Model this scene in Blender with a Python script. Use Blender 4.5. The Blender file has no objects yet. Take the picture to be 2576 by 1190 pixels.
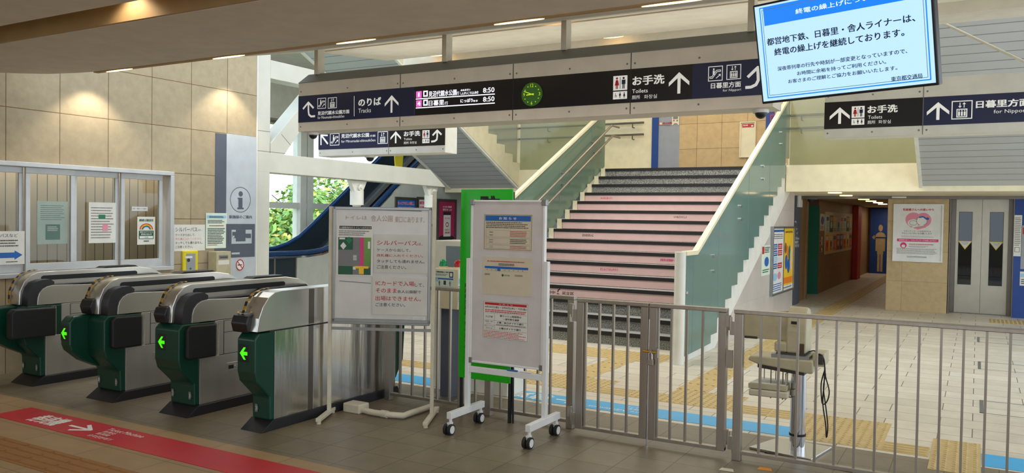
import bpy, bmesh, math, random
from mathutils import Vector, Matrix, Quaternion
rnd = random.Random(7)
S = bpy.context.scene
COL = S.collection
PI = math.pi

# ------------------------------------------------------------------ camera
FPX = 2045.77
CAM = Vector((0, 0, 1.6))
R = Matrix(((0.8673922, -0.02515964, 0.49698869),
            (0.49737215, 0.011991, -0.86745442),
            (0.01586545, 0.99961153, 0.02291461)))
cam_data = bpy.data.cameras.new('camera')
cam_data.sensor_width = 36
cam_data.lens = FPX / 2576 * 36
cam_data.clip_end = 400
cam = bpy.data.objects.new('camera', cam_data)
COL.objects.link(cam)
cam.matrix_world = Matrix.Translation(CAM) @ R.to_4x4()
S.camera = cam

def W(px, py, x=None, y=None, z=None):
    """point of the real plane x=, y= or z= that shows at a photo pixel"""
    d = R @ Vector((px - 1288, -(py - 595), -FPX))
    if x is not None: t = (x - CAM.x) / d.x
    elif y is not None: t = (y - CAM.y) / d.y
    else: t = (z - CAM.z) / d.z
    return CAM + d * t

# ------------------------------------------------------------------ world, view
S.view_settings.view_transform = 'Standard'
S.view_settings.look = 'None'
S.view_settings.gamma = 1
S.view_settings.use_curve_mapping = False
S.view_settings.exposure = 0.0
world = bpy.data.worlds.new('sky')
S.world = world
world.use_nodes = True
wn = world.node_tree
bg = wn.nodes['Background']
tc = wn.nodes.new('ShaderNodeTexCoord')
sp = wn.nodes.new('ShaderNodeSeparateXYZ')
cr = wn.nodes.new('ShaderNodeValToRGB')
wn.links.new(tc.outputs['Generated'], sp.inputs[0])
wn.links.new(sp.outputs['Z'], cr.inputs[0])
wn.links.new(cr.outputs[0], bg.inputs[0])
cr.color_ramp.elements[0].position = 0.0
cr.color_ramp.elements[0].color = (0.80, 0.88, 0.95, 1)
cr.color_ramp.elements[1].position = 0.5
cr.color_ramp.elements[1].color = (0.72, 0.86, 1.0, 1)
bg.inputs[1].default_value = 2.6

def spot(name, loc, target, power, size, blend=0.5, color=(1, .87, .70), radius=.04):
    l = bpy.data.lights.new(name, 'SPOT')
    l.energy = power; l.spot_size = math.radians(size); l.spot_blend = blend
    l.color = color; l.shadow_soft_size = radius
    o = bpy.data.objects.new(name, l); COL.objects.link(o)
    o.location = loc
    o.rotation_euler = (Vector(target) - Vector(loc)).to_track_quat('-Z', 'Y').to_euler()
    return o
def area(name, loc, target, power, sx, sy, color=(1, .95, .88)):
    l = bpy.data.lights.new(name, 'AREA')
    l.energy = power; l.shape = 'RECTANGLE'; l.size = sx; l.size_y = sy; l.color = color
    o = bpy.data.objects.new(name, l); COL.objects.link(o)
    o.location = loc
    o.rotation_euler = (0, 0, 0) if target[2] < loc[2] else (math.pi, 0, 0)   # facing down or up
    return o
# area lights for hall, landing and corridor, plus unseen fills added for brightness
area('hall_fill', (-3.5, 11.5, 4.9), (-3.5, 11.5, 0), 170, 5, 3)  # unseen light added to brighten the roofed hall
area('hall_fill', (1.2, 11, 4.9), (1.2, 11, 0), 170, 3, 4)  # second unseen hall light, added on the right side
area('landing_lamp', (-4.6, 15.2, 4.9), (-4.6, 15.6, 2.5), 30, 3, .6, (1, .86, .66))
area('corridor_light', (-2.3, 19.5, 2.12), (-2.3, 19.5, 0), 12, .5, 3, (1, .86, .68))
area('corridor_light', (-2.3, 27.6, 2.1), (-2.3, 28.2, .6), 10, .5, .8, (1, .86, .68))  # added to brighten the blue door at the corridor end
area('corridor_light', (-2.3, 25, 2.12), (-2.3, 25, 0), 20, .5, 4, (1, .8, .55))
area('front_fill', (-2.6, .2, 2.88), (-2.9, 1.2, 0), 42, 5, 1.2, (1, .95, .88))  # out-of-view light added to brighten boards and signs from the front
area('riser_fill', (-4.5, 8.75, 4.6), (-4.5, 8.75, 0), 70, 3.2, .5, (1, .95, .88))  # unseen light added to brighten the pink risers
area('ceiling_fill', (-2.6, 6.6, 2.92), (-2.6, 6.6, 3.6), 9, 6, 1.0, (1, .96, .88))  # unseen uplight added above the sign to brighten the white ceiling
# warm recessed downlights near the ticket gates
for (x, y) in ((-5.0, 3.42), (-1.6, 3.42)):
    spot('downlight', (x, y, 3.12), (x, y + .03, 0), 12, 130)
for x in (-6.9, -5.75, -4.6, -3.4, -2.2, -1.0, .2):
    spot('downlight', (x, 4.86, 3.1), (x, 4.9, 0), 13, 130)
spot('downlight', (-7.93, 5.25, 3.05), (-8.12, 5.25, 0), 34, 105)
spot('downlight', (-7.93, 7.05, 3.35), (-8.12, 7.05, 0), 34, 105)

# ------------------------------------------------------------------ materials
def s2l(c):
    return tuple((v / 255 / 12.92 if v / 255 <= .04045 else ((v / 255 + .055) / 1.055) ** 2.4) for v in c)
MATS = {}
def mat(name, rgb, rough=.5, metal=0, emit=0, noise=.06, scale=6, bump=0, spec=.5, alpha=None, stretch=None, aniso=0):
    m = bpy.data.materials.new(name); m.use_nodes = True
    nt = m.node_tree; b = nt.nodes['Principled BSDF']
    c = s2l(rgb)
    b.inputs['Roughness'].default_value = rough
    b.inputs['Metallic'].default_value = metal
    b.inputs['Specular IOR Level'].default_value = spec
    if aniso: b.inputs['Anisotropic'].default_value = aniso
    t = nt.nodes.new('ShaderNodeTexCoord')
    mp = nt.nodes.new('ShaderNodeMapping')
    nz = nt.nodes.new('ShaderNodeTexNoise'); nz.inputs['Scale'].default_value = scale
    nz.inputs['Detail'].default_value = 4
    if stretch: mp.inputs['Scale'].default_value = stretch
    nt.links.new(t.outputs['Object'], mp.inputs[0]); nt.links.new(mp.outputs[0], nz.inputs['Vector'])
    mr = nt.nodes.new('ShaderNodeMapRange')
    mr.inputs['From Min'].default_value = .3; mr.inputs['From Max'].default_value = .7
    mr.inputs['To Min'].default_value = 1 - noise; mr.inputs['To Max'].default_value = 1 + noise
    nt.links.new(nz.outputs['Fac'], mr.inputs['Value'])
    vm = nt.nodes.new('ShaderNodeVectorMath'); vm.operation = 'SCALE'
    vm.inputs[0].default_value = c
    nt.links.new(mr.outputs[0], vm.inputs['Scale'])
    nt.links.new(vm.outputs[0], b.inputs['Base Color'])
    if emit:
        b.inputs['Emission Color'].default_value = (*c, 1); b.inputs['Emission Strength'].default_value = emit
    if bump:
        bp = nt.nodes.new('ShaderNodeBump'); bp.inputs['Strength'].default_value = bump
        bp.inputs['Distance'].default_value = .01
        nt.links.new(nz.outputs['Fac'], bp.inputs['Height']); nt.links.new(bp.outputs[0], b.inputs['Normal'])
    MATS[name] = m
    return m

def mat_glass(name, tint, transp, gloss_rough=.02, diffuse=None, fres=1.5):
    m = bpy.data.materials.new(name); m.use_nodes = True
    nt = m.node_tree; nt.nodes.clear()
    o = nt.nodes.new('ShaderNodeOutputMaterial')
    tr = nt.nodes.new('ShaderNodeBsdfTransparent'); tr.inputs[0].default_value = (*tint, 1)
    gl = nt.nodes.new('ShaderNodeBsdfGlossy'); gl.inputs['Roughness'].default_value = gloss_rough
    fr = nt.nodes.new('ShaderNodeFresnel'); fr.inputs['IOR'].default_value = fres
    mx = nt.nodes.new('ShaderNodeMixShader')
    base = tr
    if diffuse is not None:
        df = nt.nodes.new('ShaderNodeBsdfDiffuse')
        tcn = nt.nodes.new('ShaderNodeTexCoord'); nz = nt.nodes.new('ShaderNodeTexNoise'); nz.inputs['Scale'].default_value = 1.5
        nt.links.new(tcn.outputs['Object'], nz.inputs['Vector'])
        vm = nt.nodes.new('ShaderNodeMapRange'); vm.inputs['To Min'].default_value = .9; vm.inputs['To Max'].default_value = 1.1
        nt.links.new(nz.outputs['Fac'], vm.inputs['Value'])
        sc = nt.nodes.new('ShaderNodeVectorMath'); sc.operation = 'SCALE'; sc.inputs[0].default_value = diffuse
        nt.links.new(vm.outputs[0], sc.inputs['Scale']); nt.links.new(sc.outputs[0], df.inputs[0])
        m1 = nt.nodes.new('ShaderNodeMixShader'); m1.inputs[0].default_value = 1 - transp
        nt.links.new(tr.outputs[0], m1.inputs[1]); nt.links.new(df.outputs[0], m1.inputs[2])
        base = m1
    nt.links.new(fr.outputs[0], mx.inputs[0])
    nt.links.new(base.outputs[0], mx.inputs[1]); nt.links.new(gl.outputs[0], mx.inputs[2])
    nt.links.new(mx.outputs[0], o.inputs[0])
    MATS[name] = m
    return m

# plain colours
mat('white_paint', (226, 224, 214), .5)
mat('cream_paint', (226, 214, 180), .6)
mat('frame_white', (206, 205, 194), .45, noise=.05, scale=3)
mat('sign_box', (220, 212, 196), .45)
mat('sign_navy', (24, 34, 74), .35)
mat('sign_black', (14, 14, 18), .3)
mat('print_white', (225, 225, 222), .5)
mat('print_black', (20, 20, 22), .5)
mat('print_red', (190, 26, 34), .5)
mat('print_pink', (214, 52, 120), .5)
mat('print_blue', (24, 96, 176), .5)
mat('print_green', (28, 118, 80), .5)
mat('print_grey', (120, 120, 120), .5)
mat('print_orange', (236, 128, 30), .5)
mat('print_yellow', (240, 196, 40), .5)
mat('print_darkgreen', (24, 84, 56), .5)
mat('print_lightblue', (150, 196, 226), .5)
mat('print_rose', (224, 140, 160), .5)
mat('print_skin', (232, 200, 170), .6)
mat('paper', (222, 220, 210), .55)
mat('paper_cream', (206, 196, 170), .6)
mat('paper_green', (214, 226, 210), .6)
mat('screen_blue', (176, 216, 248), .3, emit=.92, noise=.0)
mat('screen_header', (20, 122, 240), .3, emit=.9, noise=0)
mat('screen_ink', (24, 40, 78), .4, noise=0)
mat('screen_white', (226, 240, 255), .3, emit=.9, noise=0)
mat('led_white', (245, 245, 255), .3, emit=1.1, noise=0)
mat('led_pink', (214, 96, 190), .3, emit=.9, noise=0)
mat('led_green', (70, 230, 20), .3, emit=.9, noise=0)
mat('clock_face', (52, 96, 30), .4, emit=.25, noise=0)
mat('clock_ink', (190, 220, 40), .4, emit=.6, noise=0)
mat('steel', (166, 159, 149), .34, metal=.85, noise=.08, scale=3, stretch=(8, 8, .6))
mat('steel_dark', (120, 114, 108), .35, metal=1, noise=.08, scale=4)
mat('brushed', (206, 204, 200), .3, metal=.85, noise=.09, scale=2.2, stretch=(1, 2, .15), bump=.03)
mat('brushed_plain', (206, 203, 196), .28, metal=.85, noise=.06, scale=3, stretch=(1, 1, .2))
mat('chrome', (215, 215, 220), .08, metal=1, noise=0)
mat('dark_metal', (46, 46, 48), .4, metal=.4)
mat('black_plastic', (20, 22, 26), .4)
mat('charcoal', (44, 46, 50), .5)
mat('flap_black', (17, 21, 25), .55)
mat('gate_green', (4, 60, 45), .36)
mat('brushed_wavy', (206, 204, 200), .2, metal=1, noise=.08, scale=1.6, stretch=(1, 3.2, .35), bump=.9)
mat('gold', (196, 150, 40), .35, metal=.6)
mat('plinth', (30, 30, 34), .5)
mat('board_white', (206, 203, 198), .25)
mat('board_grey', (205, 200, 196), .3)
mat('alu', (150, 152, 150), .35, metal=.8)
mat('old_white', (206, 198, 176), .55, noise=.07, scale=12)
mat('green_board', (20, 178, 10), .22)
mat('rubber', (28, 28, 30), .7)
mat('caster_white', (226, 226, 224), .5)
mat('machine_beige', (184, 174, 142), .5, noise=.1, scale=10)
mat('machine_dark', (62, 58, 52), .6)
mat('blue_panel', (24, 62, 134), .5)
mat('blue_grey', (120, 136, 146), .4)
mat('grey_panel', (150, 152, 158), .5)
mat('info_grey', (186, 192, 198), .45)
mat('slate', (84, 90, 102), .5)
mat('green_panel', (0, 104, 80), .5)
mat('red_panel', (176, 34, 34), .5)
mat('yellow_case', (222, 204, 30), .45)
mat('pink_poster', (178, 30, 84), .4)
mat('lamp_green', (10, 150, 90), .12, noise=0)
mat('lamp_red', (190, 14, 28), .12, noise=0)
mat('floor_blue', (64, 164, 216), .45, noise=.05)
mat('floor_red', (186, 32, 44), .42, noise=.06)
mat('sticker_white', (226, 226, 220), .5)
mat('brown_wood', (122, 84, 46), .55)
mat('riser_pink', (214, 176, 168), .5, noise=.04)
mat('tread_grey', (150, 146, 140), .6)
mat('nosing_black', (22, 18, 20), .6)
mat('rubber_blue', (16, 56, 104), .16)
mat('escalator_side', (186, 190, 184), .35)
mat('escalator_dark', (52, 62, 70), .25, metal=.3)
mat('ceiling_warm', (204, 192, 174), .7)
mat('ceiling_white', (228, 222, 206), .7)
mat('slot_face', (170, 138, 92), .7)
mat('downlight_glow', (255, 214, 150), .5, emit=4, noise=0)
mat('concrete', (170, 166, 156), .8, noise=.1)
mat('asphalt', (120, 122, 118), .9, noise=.15)
mat('bark', (84, 66, 48), .9, noise=.2)
mat('leaf', (160, 196, 96), .6, noise=.3, scale=1.2)
mat('leaf_dark', (112, 160, 76), .6, noise=.5, scale=1.2)
mat('leaf_gold', (232, 214, 100), .6, noise=.35, scale=1.2)
mat('tactile', (186, 160, 104), .55, noise=.1, scale=20)
mat('tactile_shaded', (142, 96, 42), .55, noise=.1, scale=20)  # tactile colour darkened to carry the dimmer light before the gates
mat('tape', (120, 120, 114), .5)
mat('orange_sticker', (220, 140, 30), .6)
mat_glass('window_glass', (.93, .96, .95), 1)
mat_glass('booth_glass', (.9, .93, .92), 1, fres=1.35)
mat('sash_alu', (196, 198, 198), .4, metal=.3)
mat('marker_faint', (176, 150, 134), .6)
mat('lift_steel', (176, 171, 158), .34, metal=.9, noise=.05)
mat_glass('outer_glass', (.97, .99, 1), 1, fres=1.2)
mat_glass('balustrade', (.62, .78, .70), .42, .08, diffuse=s2l((134, 160, 138)))
mat_glass('balustrade_teal', (.50, .70, .66), .22, .1, diffuse=s2l((116, 150, 142)))
mat_glass('balustrade_pale', (.80, .82, .70), .72, .12, diffuse=s2l((146, 147, 122)))
mat_glass('acrylic_dark', (.35, .42, .46), 1, fres=1.6)
mat_glass('clear_sheet', (1, 1, 1), 1, .08, fres=1.15)
mat('sign_white', (235, 235, 230), .5, emit=.35, noise=0)

def tile_material(name, colors, bw, rh, mortar_col, mortar=.004, offset=.5, axes='XY', rough=.5, noise_amt=.12, noise_scale=7, msmooth=.1, shift=(0, 0)):
    m = bpy.data.materials.new(name); m.use_nodes = True
    nt = m.node_tree; b = nt.nodes['Principled BSDF']
    tcn = nt.nodes.new('ShaderNodeTexCoord')
    sx = nt.nodes.new('ShaderNodeSeparateXYZ'); cb = nt.nodes.new('ShaderNodeCombineXYZ')
    nt.links.new(tcn.outputs['Object'], sx.inputs[0])
    for i, a in enumerate(axes):
        ad = nt.nodes.new('ShaderNodeMath'); ad.operation = 'ADD'; ad.inputs[1].default_value = shift[i]
        nt.links.new(sx.outputs[a], ad.inputs[0]); nt.links.new(ad.outputs[0], cb.inputs[i])
    br = nt.nodes.new('ShaderNodeTexBrick')
    br.offset = offset; br.inputs['Scale'].default_value = 1
    br.inputs['Brick Width'].default_value = bw; br.inputs['Row Height'].default_value = rh
    br.inputs['Mortar Size'].default_value = mortar; br.inputs['Mortar Smooth'].default_value = msmooth
    br.inputs['Color1'].default_value = (*s2l(colors[0]), 1); br.inputs['Color2'].default_value = (*s2l(colors[1]), 1)
    br.inputs['Mortar'].default_value = (*s2l(mortar_col), 1)
    nt.links.new(cb.outputs[0], br.inputs['Vector'])
    nz = nt.nodes.new('ShaderNodeTexNoise'); nz.inputs['Scale'].default_value = noise_scale; nz.inputs['Detail'].default_value = 8
    nz.inputs['Roughness'].default_value = .6
    nt.links.new(tcn.outputs['Object'], nz.inputs['Vector'])
    mr = nt.nodes.new('ShaderNodeMapRange'); mr.inputs['From Min'].default_value = .3; mr.inputs['From Max'].default_value = .7
    mr.inputs['To Min'].default_value = 1 - noise_amt; mr.inputs['To Max'].default_value = 1 + noise_amt
    nt.links.new(nz.outputs['Fac'], mr.inputs['Value'])
    sc = nt.nodes.new('ShaderNodeVectorMath'); sc.operation = 'SCALE'
    nt.links.new(br.outputs['Color'], sc.inputs[0]); nt.links.new(mr.outputs[0], sc.inputs['Scale'])
    nt.links.new(sc.outputs[0], b.inputs['Base Color'])
    b.inputs['Roughness'].default_value = rough
    MATS[name] = m
    return m
tile_material('floor_far', ((208, 198, 178), (194, 184, 164)), .62, .305, (112, 102, 88), .004, .37, 'XY', .42, .08, 6)
tile_material('floor_near', ((124, 112, 90), (114, 102, 82)), .31, .305, (70, 60, 48), .003, 0, 'XY', .4, .12, 6, shift=(.152, .01))
tile_material('floor_sand', ((158, 130, 92), (150, 124, 86)), .62, .31, (96, 72, 44), .003, 0, 'XY', .45, .08, 6, shift=(.15, .0))
tile_material('wall_stone', ((176, 160, 130), (167, 151, 122)), .535, .537, (104, 82, 54), .004, 0, 'YZ', .85, .09, 11, shift=(.405, .085))
tile_material('wall_stone_back', ((200, 170, 120), (190, 160, 112)), .505, .51, (120, 90, 56), .004, 0, 'XZ', .5, .1, 9, shift=(-.055, 0))
tile_material('pillar_stone', ((188, 164, 120), (182, 158, 116)), 1.2, .55, (150, 126, 88), .003, 0, 'XZ', .45, .09, 12)
tile_material('marble_pale', ((204, 196, 188), (194, 186, 178)), .6, .45, (176, 168, 160), .002, .5, 'YZ', .3, .06, 3)
tile_material('corridor_wall', ((150, 116, 74), (142, 110, 70)), .6, .5, (110, 82, 50), .003, 0, 'YZ', .5, .08, 6)
tile_material('louver', ((182, 184, 184), (178, 180, 180)), 50, .16, (112, 114, 116), .006, 0, 'XY', .5, .03, 3)
tile_material('board_siding', ((150, 138, 116), (146, 134, 112)), .11, 50, (70, 62, 50), .005, 0, 'YZ', .6, .06, 4)
# speckled granite for the risers
gm = mat('granite', (128, 126, 118), .55)
nt = gm.node_tree; vz = nt.nodes.new('ShaderNodeTexNoise'); vz.inputs['Scale'].default_value = 90; vz.inputs['Detail'].default_value = 2
rp = nt.nodes.new('ShaderNodeValToRGB')
rp.color_ramp.elements[0].position = .38; rp.color_ramp.elements[0].color = (.05, .05, .045, 1)
rp.color_ramp.elements[1].position = .6; rp.color_ramp.elements[1].color = (.34, .33, .29, 1)
tcg = nt.nodes.new('ShaderNodeTexCoord'); nt.links.new(tcg.outputs['Object'], vz.inputs['Vector'])
nt.links.new(vz.outputs['Fac'], rp.inputs[0]); nt.links.new(rp.outputs[0], nt.nodes['Principled BSDF'].inputs['Base Color'])

# ------------------------------------------------------------------ geometry collector
ORG = {}
class G:
    def __init__(s, M=None):
        s.v = []; s.f = []; s.m = []; s.names = []; s.sm = []; s.M = M
    def mi(s, name):
        if name not in s.names: s.names.append(name)
        return s.names.index(name)
    def add(s, vs, fs, mat, smooth=False):
        b = len(s.v); k = s.mi(mat)
        for p in vs:
            p = Vector(p)
            s.v.append(s.M @ p if s.M is not None else p)
        for f in fs:
            s.f.append(tuple(b + i for i in f)); s.m.append(k); s.sm.append(smooth)
    def box(s, a, b, mat):
        (x0, y0, z0), (x1, y1, z1) = a, b
        x0, x1 = min(x0, x1), max(x0, x1); y0, y1 = min(y0, y1), max(y0, y1); z0, z1 = min(z0, z1), max(z0, z1)
        s.add([(x0, y0, z0), (x1, y0, z0), (x1, y1, z0), (x0, y1, z0), (x0, y0, z1), (x1, y0, z1), (x1, y1, z1), (x0, y1, z1)],
              [(0, 3, 2, 1), (4, 5, 6, 7), (0, 1, 5, 4), (1, 2, 6, 5), (2, 3, 7, 6), (3, 0, 4, 7)], mat)
        return s
    def prism(s, pts, axis, a, b, mat, smooth=False):
        """polygon pts in the two axes other than `axis`, from a to b"""
        n = len(pts)
        def mk(p, t):
            if axis == 'x': return (t, p[0], p[1])
            if axis == 'y': return (p[0], t, p[1])
            return (p[0], p[1], t)
        vs = [mk(p, a) for p in pts] + [mk(p, b) for p in pts]
        fs = [tuple(range(n)), tuple(range(2 * n - 1, n - 1, -1))]
        s.add(vs, fs, mat)
        fs2 = [(i, i + n, (i + 1) % n + n, (i + 1) % n) for i in range(n)]
        bb = len(s.v) - 2 * n; k = s.mi(mat)
        for f in fs2: s.f.append(tuple(bb + i for i in f)); s.m.append(k); s.sm.append(smooth)
        return s
    def tube(s, pts, r, mat, n=10, caps=True, r2=None):
        pts = [Vector(p) for p in pts]; rings = []
        prev = None
        for i, p in enumerate(pts):
            d = (pts[min(i + 1, len(pts) - 1)] - pts[max(i - 1, 0)]).normalized()
            if prev is None:
                a = Vector((0, 0, 1)) if abs(d.z) < .9 else Vector((1, 0, 0))
                u = d.cross(a).normalized()
            else:
                u = (prev - d * prev.dot(d)).normalized()
            prev = u; w = d.cross(u)
            rr = r if r2 is None else r + (r2 - r) * i / (len(pts) - 1)
            rings.append([p + (u * math.cos(2 * PI * k / n) + w * math.sin(2 * PI * k / n)) * rr for k in range(n)])
        vs = [q for ring in rings for q in ring]
        fs = [(i * n + k, i * n + (k + 1) % n, (i + 1) * n + (k + 1) % n, (i + 1) * n + k) for i in range(len(pts) - 1) for k in range(n)]
        s.add(vs, fs, mat, True)
        if caps:
            s.add(rings[0], [tuple(range(n - 1, -1, -1))], mat); s.add(rings[-1], [tuple(range(n))], mat)
        return s
    def sphere(s, c, r, mat, sc=(1, 1, 1), zmin=-1, zmax=1, n=16, m=10):
        vs = []; fs = []
        a0 = math.asin(max(-1, zmin)); a1 = math.asin(min(1, zmax))
        for i in range(m + 1):
            a = a0 + (a1 - a0) * i / m
            for k in range(n):
                t = 2 * PI * k / n
                vs.append((c[0] + r * sc[0] * math.cos(a) * math.cos(t), c[1] + r * sc[1] * math.cos(a) * math.sin(t), c[2] + r * sc[2] * math.sin(a)))
        for i in range(m):
            for k in range(n): fs.append((i * n + k, i * n + (k + 1) % n, (i + 1) * n + (k + 1) % n, (i + 1) * n + k))
        s.add(vs, fs, mat, True)
        return s
    def obj(s, name, parent=None, label=None, cat=None, group=None, kind=None, bevel=0, shift=True):
        me = bpy.data.meshes.new(name)
        if parent is not None: o0 = ORG.get(parent.name, Vector((0, 0, 0)))
        elif shift and s.v:
            xs = [p.x for p in s.v]; ys = [p.y for p in s.v]; zs = [p.z for p in s.v]
            o0 = Vector(((min(xs) + max(xs)) / 2, (min(ys) + max(ys)) / 2, min(zs)))
        else: o0 = Vector((0, 0, 0))
        me.from_pydata([p - o0 for p in s.v], [], s.f)
        for n_ in s.names: me.materials.append(MATS[n_])
        me.polygons.foreach_set('material_index', s.m)
        me.polygons.foreach_set('use_smooth', s.sm)
        me.update()
        o = bpy.data.objects.new(name, me); COL.objects.link(o)
        if parent is not None:
            o.parent = parent; ORG[o.name] = o0
        else:
            o.location = o0; ORG[o.name] = o0
        if label: o['label'] = label
        if cat: o['category'] = cat
        if group: o['group'] = group
        if kind: o['kind'] = kind
        if bevel:
            md = o.modifiers.new('bevel', 'BEVEL'); md.width = bevel; md.segments = 2; md.limit_method = 'ANGLE'
        return o

def thing(name, label, cat, loc=(0, 0, 0), rot=None, group=None):
    o = bpy.data.objects.new(name, None); COL.objects.link(o)
    o.location = loc; o.empty_display_size = .1
    if rot is not None:
        o.rotation_euler = rot; ORG[o.name] = Vector((0, 0, 0))   # parts given in local coordinates
    else: ORG[o.name] = Vector(loc)
    o['label'] = label; o['category'] = cat
    if group: o['group'] = group
    return o

def box_obj(name, a, b, m, parent=None, bevel=0, **k):
    return G().box(a, b, m).obj(name, parent, bevel=bevel, **k)

# ------------------------------------------------------------------ lettering
_glyph = {}
def glyphs(text, bold=0.0, spacing=1.0):
    key = (text, bold, spacing)
    if key in _glyph: return _glyph[key]
    cu = bpy.data.curves.new('t', 'FONT'); cu.body = text; cu.size = 1; cu.resolution_u = 2
    cu.space_character = spacing; cu.fill_mode = 'FRONT'
    ob = bpy.data.objects.new('t', cu); COL.objects.link(ob)
    bpy.context.view_layer.update()
    dg = bpy.context.evaluated_depsgraph_get()
    me = bpy.data.meshes.new_from_object(ob.evaluated_get(dg))
    vs = [(v.co.x, v.co.y) for v in me.vertices]; fs = [tuple(p.vertices) for p in me.polygons]
    bpy.data.objects.remove(ob); bpy.data.curves.remove(cu); bpy.data.meshes.remove(me)
    if not vs: vs = [(0, 0), (1, 0), (1, 1)]; fs = []
    vs = [(x, y, 0) for x, y in vs]
    if bold:
        bold = bold * 1.7; n0 = len(vs); base = list(vs); bf = list(fs); vs = []; fs = []
        for dx, dy in ((-bold * .6, -bold * .35), (bold * .6, -bold * .35), (-bold * .6, bold * .35), (bold * .6, bold * .35)):
            kk = len(vs) // n0 * .1
            o_ = len(vs); vs += [(x + dx, y + dy, kk) for x, y, _z in base]; fs += [tuple(i + o_ for i in f) for f in bf]
    xs = [v[0] for v in vs]; ys = [v[1] for v in vs]
    _glyph[key] = (vs, fs, min(xs), min(ys), max(xs), max(ys))
    return _glyph[key]

class Pan:
    """flat artwork on a plane: u to the right, v up"""
    def __init__(s, g, O, U=(1, 0, 0), V=(0, 0, 1), step=.0012):
        s.g = g; s.O = Vector(O); s.U = Vector(U).normalized(); s.V = Vector(V).normalized()
        s.N = s.U.cross(s.V); s.step = step
    def P(s, u, v, l=1): return s.O + s.U * u + s.V * v + s.N * (l * s.step)
    def px(s, x, y):
        d = R @ Vector((x - 1288, -(y - 595), -FPX))
        t = (s.O - CAM).dot(s.N) / d.dot(s.N); q = CAM + d * t - s.O
        return (q.dot(s.U), q.dot(s.V))
    def poly(s, pts, mat, l=1):
        a = sum(pts[i][0] * pts[(i + 1) % len(pts)][1] - pts[(i + 1) % len(pts)][0] * pts[i][1] for i in range(len(pts)))
        if a < 0: pts = pts[::-1]
        s.c = (getattr(s, 'c', 0) + 1) % 9; l = l + s.c * .035
        s.g.add([s.P(u, v, l) for u, v in pts], [tuple(range(len(pts)))], mat)
    def rect(s, u0, v0, u1, v1, mat, l=1): s.poly([(u0, v0), (u1, v0), (u1, v1), (u0, v1)], mat, l)
    def prect(s, a, b, mat, l=1):
        p = s.px(*a); q = s.px(*b); s.rect(p[0], p[1], q[0], q[1], mat, l)
    def frame(s, u0, v0, u1, v1, t, mat, l=1):
        u0, u1 = min(u0, u1), max(u0, u1); v0, v1 = min(v0, v1), max(v0, v1)
        s.rect(u0, v0, u1, v0 + t, mat, l); s.rect(u0, v1 - t, u1, v1, mat, l)
        s.rect(u0, v0 + t, u0 + t, v1 - t, mat, l); s.rect(u1 - t, v0 + t, u1, v1 - t, mat, l)
    def ell(s, u, v, a, b, mat, l=1, n=28, a0=0, a1=360):
        pts = [(u + a * math.cos(math.radians(a0 + (a1 - a0) * k / n)), v + b * math.sin(math.radians(a0 + (a1 - a0) * k / n))) for k in range(n if a1 - a0 >= 360 else n + 1)]
        s.poly(pts, mat, l)
    def ring(s, u, v, a, b, t, mat, l=1, n=32, a0=0, a1=360):
        for k in range(n):
            t0 = math.radians(a0 + (a1 - a0) * k / n); t1 = math.radians(a0 + (a1 - a0) * (k + 1) / n)
            s.poly([(u + a * math.cos(t0), v + b * math.sin(t0)), (u + a * math.cos(t1), v + b * math.sin(t1)),
                    (u + (a - t) * math.cos(t1), v + (b - t) * math.sin(t1)), (u + (a - t) * math.cos(t0), v + (b - t) * math.sin(t0))], mat, l)
    def stroke(s, pts, w, mat, l=1):
        for i in range(len(pts) - 1):
            (x0, y0), (x1, y1) = pts[i], pts[i + 1]
            L = math.hypot(x1 - x0, y1 - y0) or 1; nx, ny = -(y1 - y0) / L * w / 2, (x1 - x0) / L * w / 2
            s.poly([(x0 + nx, y0 + ny), (x0 - nx, y0 - ny), (x1 - nx, y1 - ny), (x1 + nx, y1 + ny)], mat, l)
            if i: s.ell(x0, y0, w / 2, w / 2, mat, l, n=8)
    def text(s, t, u0, v0, u1, v1, mat, l=2, bold=0.0, keep=False, align='l', spacing=1.0):
        vs, fs, a, b, c, d = glyphs(t, bold, spacing)
        v0, v1 = min(v0, v1), max(v0, v1)
        su = (u1 - u0) / (c - a); sv = (v1 - v0) / (d - b)
        if keep:
            sv = su = min(abs(su), sv)
            wd = (c - a) * su; rem = (u1 - u0) - wd
            u0 += {'l': 0, 'c': rem / 2, 'r': rem}[align]
        s.g.add([s.P(u0 + (x - a) * su, v0 + (y - b) * sv, l + k_) for x, y, k_ in vs], fs, mat)
    def ptext(s, t, a, b, mat, l=2, bold=0.0):
        p = s.px(*a); q = s.px(*b); s.text(t, p[0], q[1], q[0], p[1], mat, l, bold)
    def lines(s, u0, v0, u1, v1, n, mat, l=2, fill=.45, seed=1, ragged=.25):
        """unreadable small print: rows of short dashes"""
        r_ = random.Random(seed); h = (v1 - v0) / n
        for i in range(n):
            y1 = v1 - i * h - h * (1 - fill) / 2; y0 = y1 - h * fill
            end = u1 - (u1 - u0) * r_.random() * ragged; x = u0
            while x < end:
                w_ = (u1 - u0) * (.012 + .03 * r_.random()); s.rect(x, y0, min(x + w_, end), y1, mat, l); x += w_ + (u1 - u0) * .008

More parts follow.
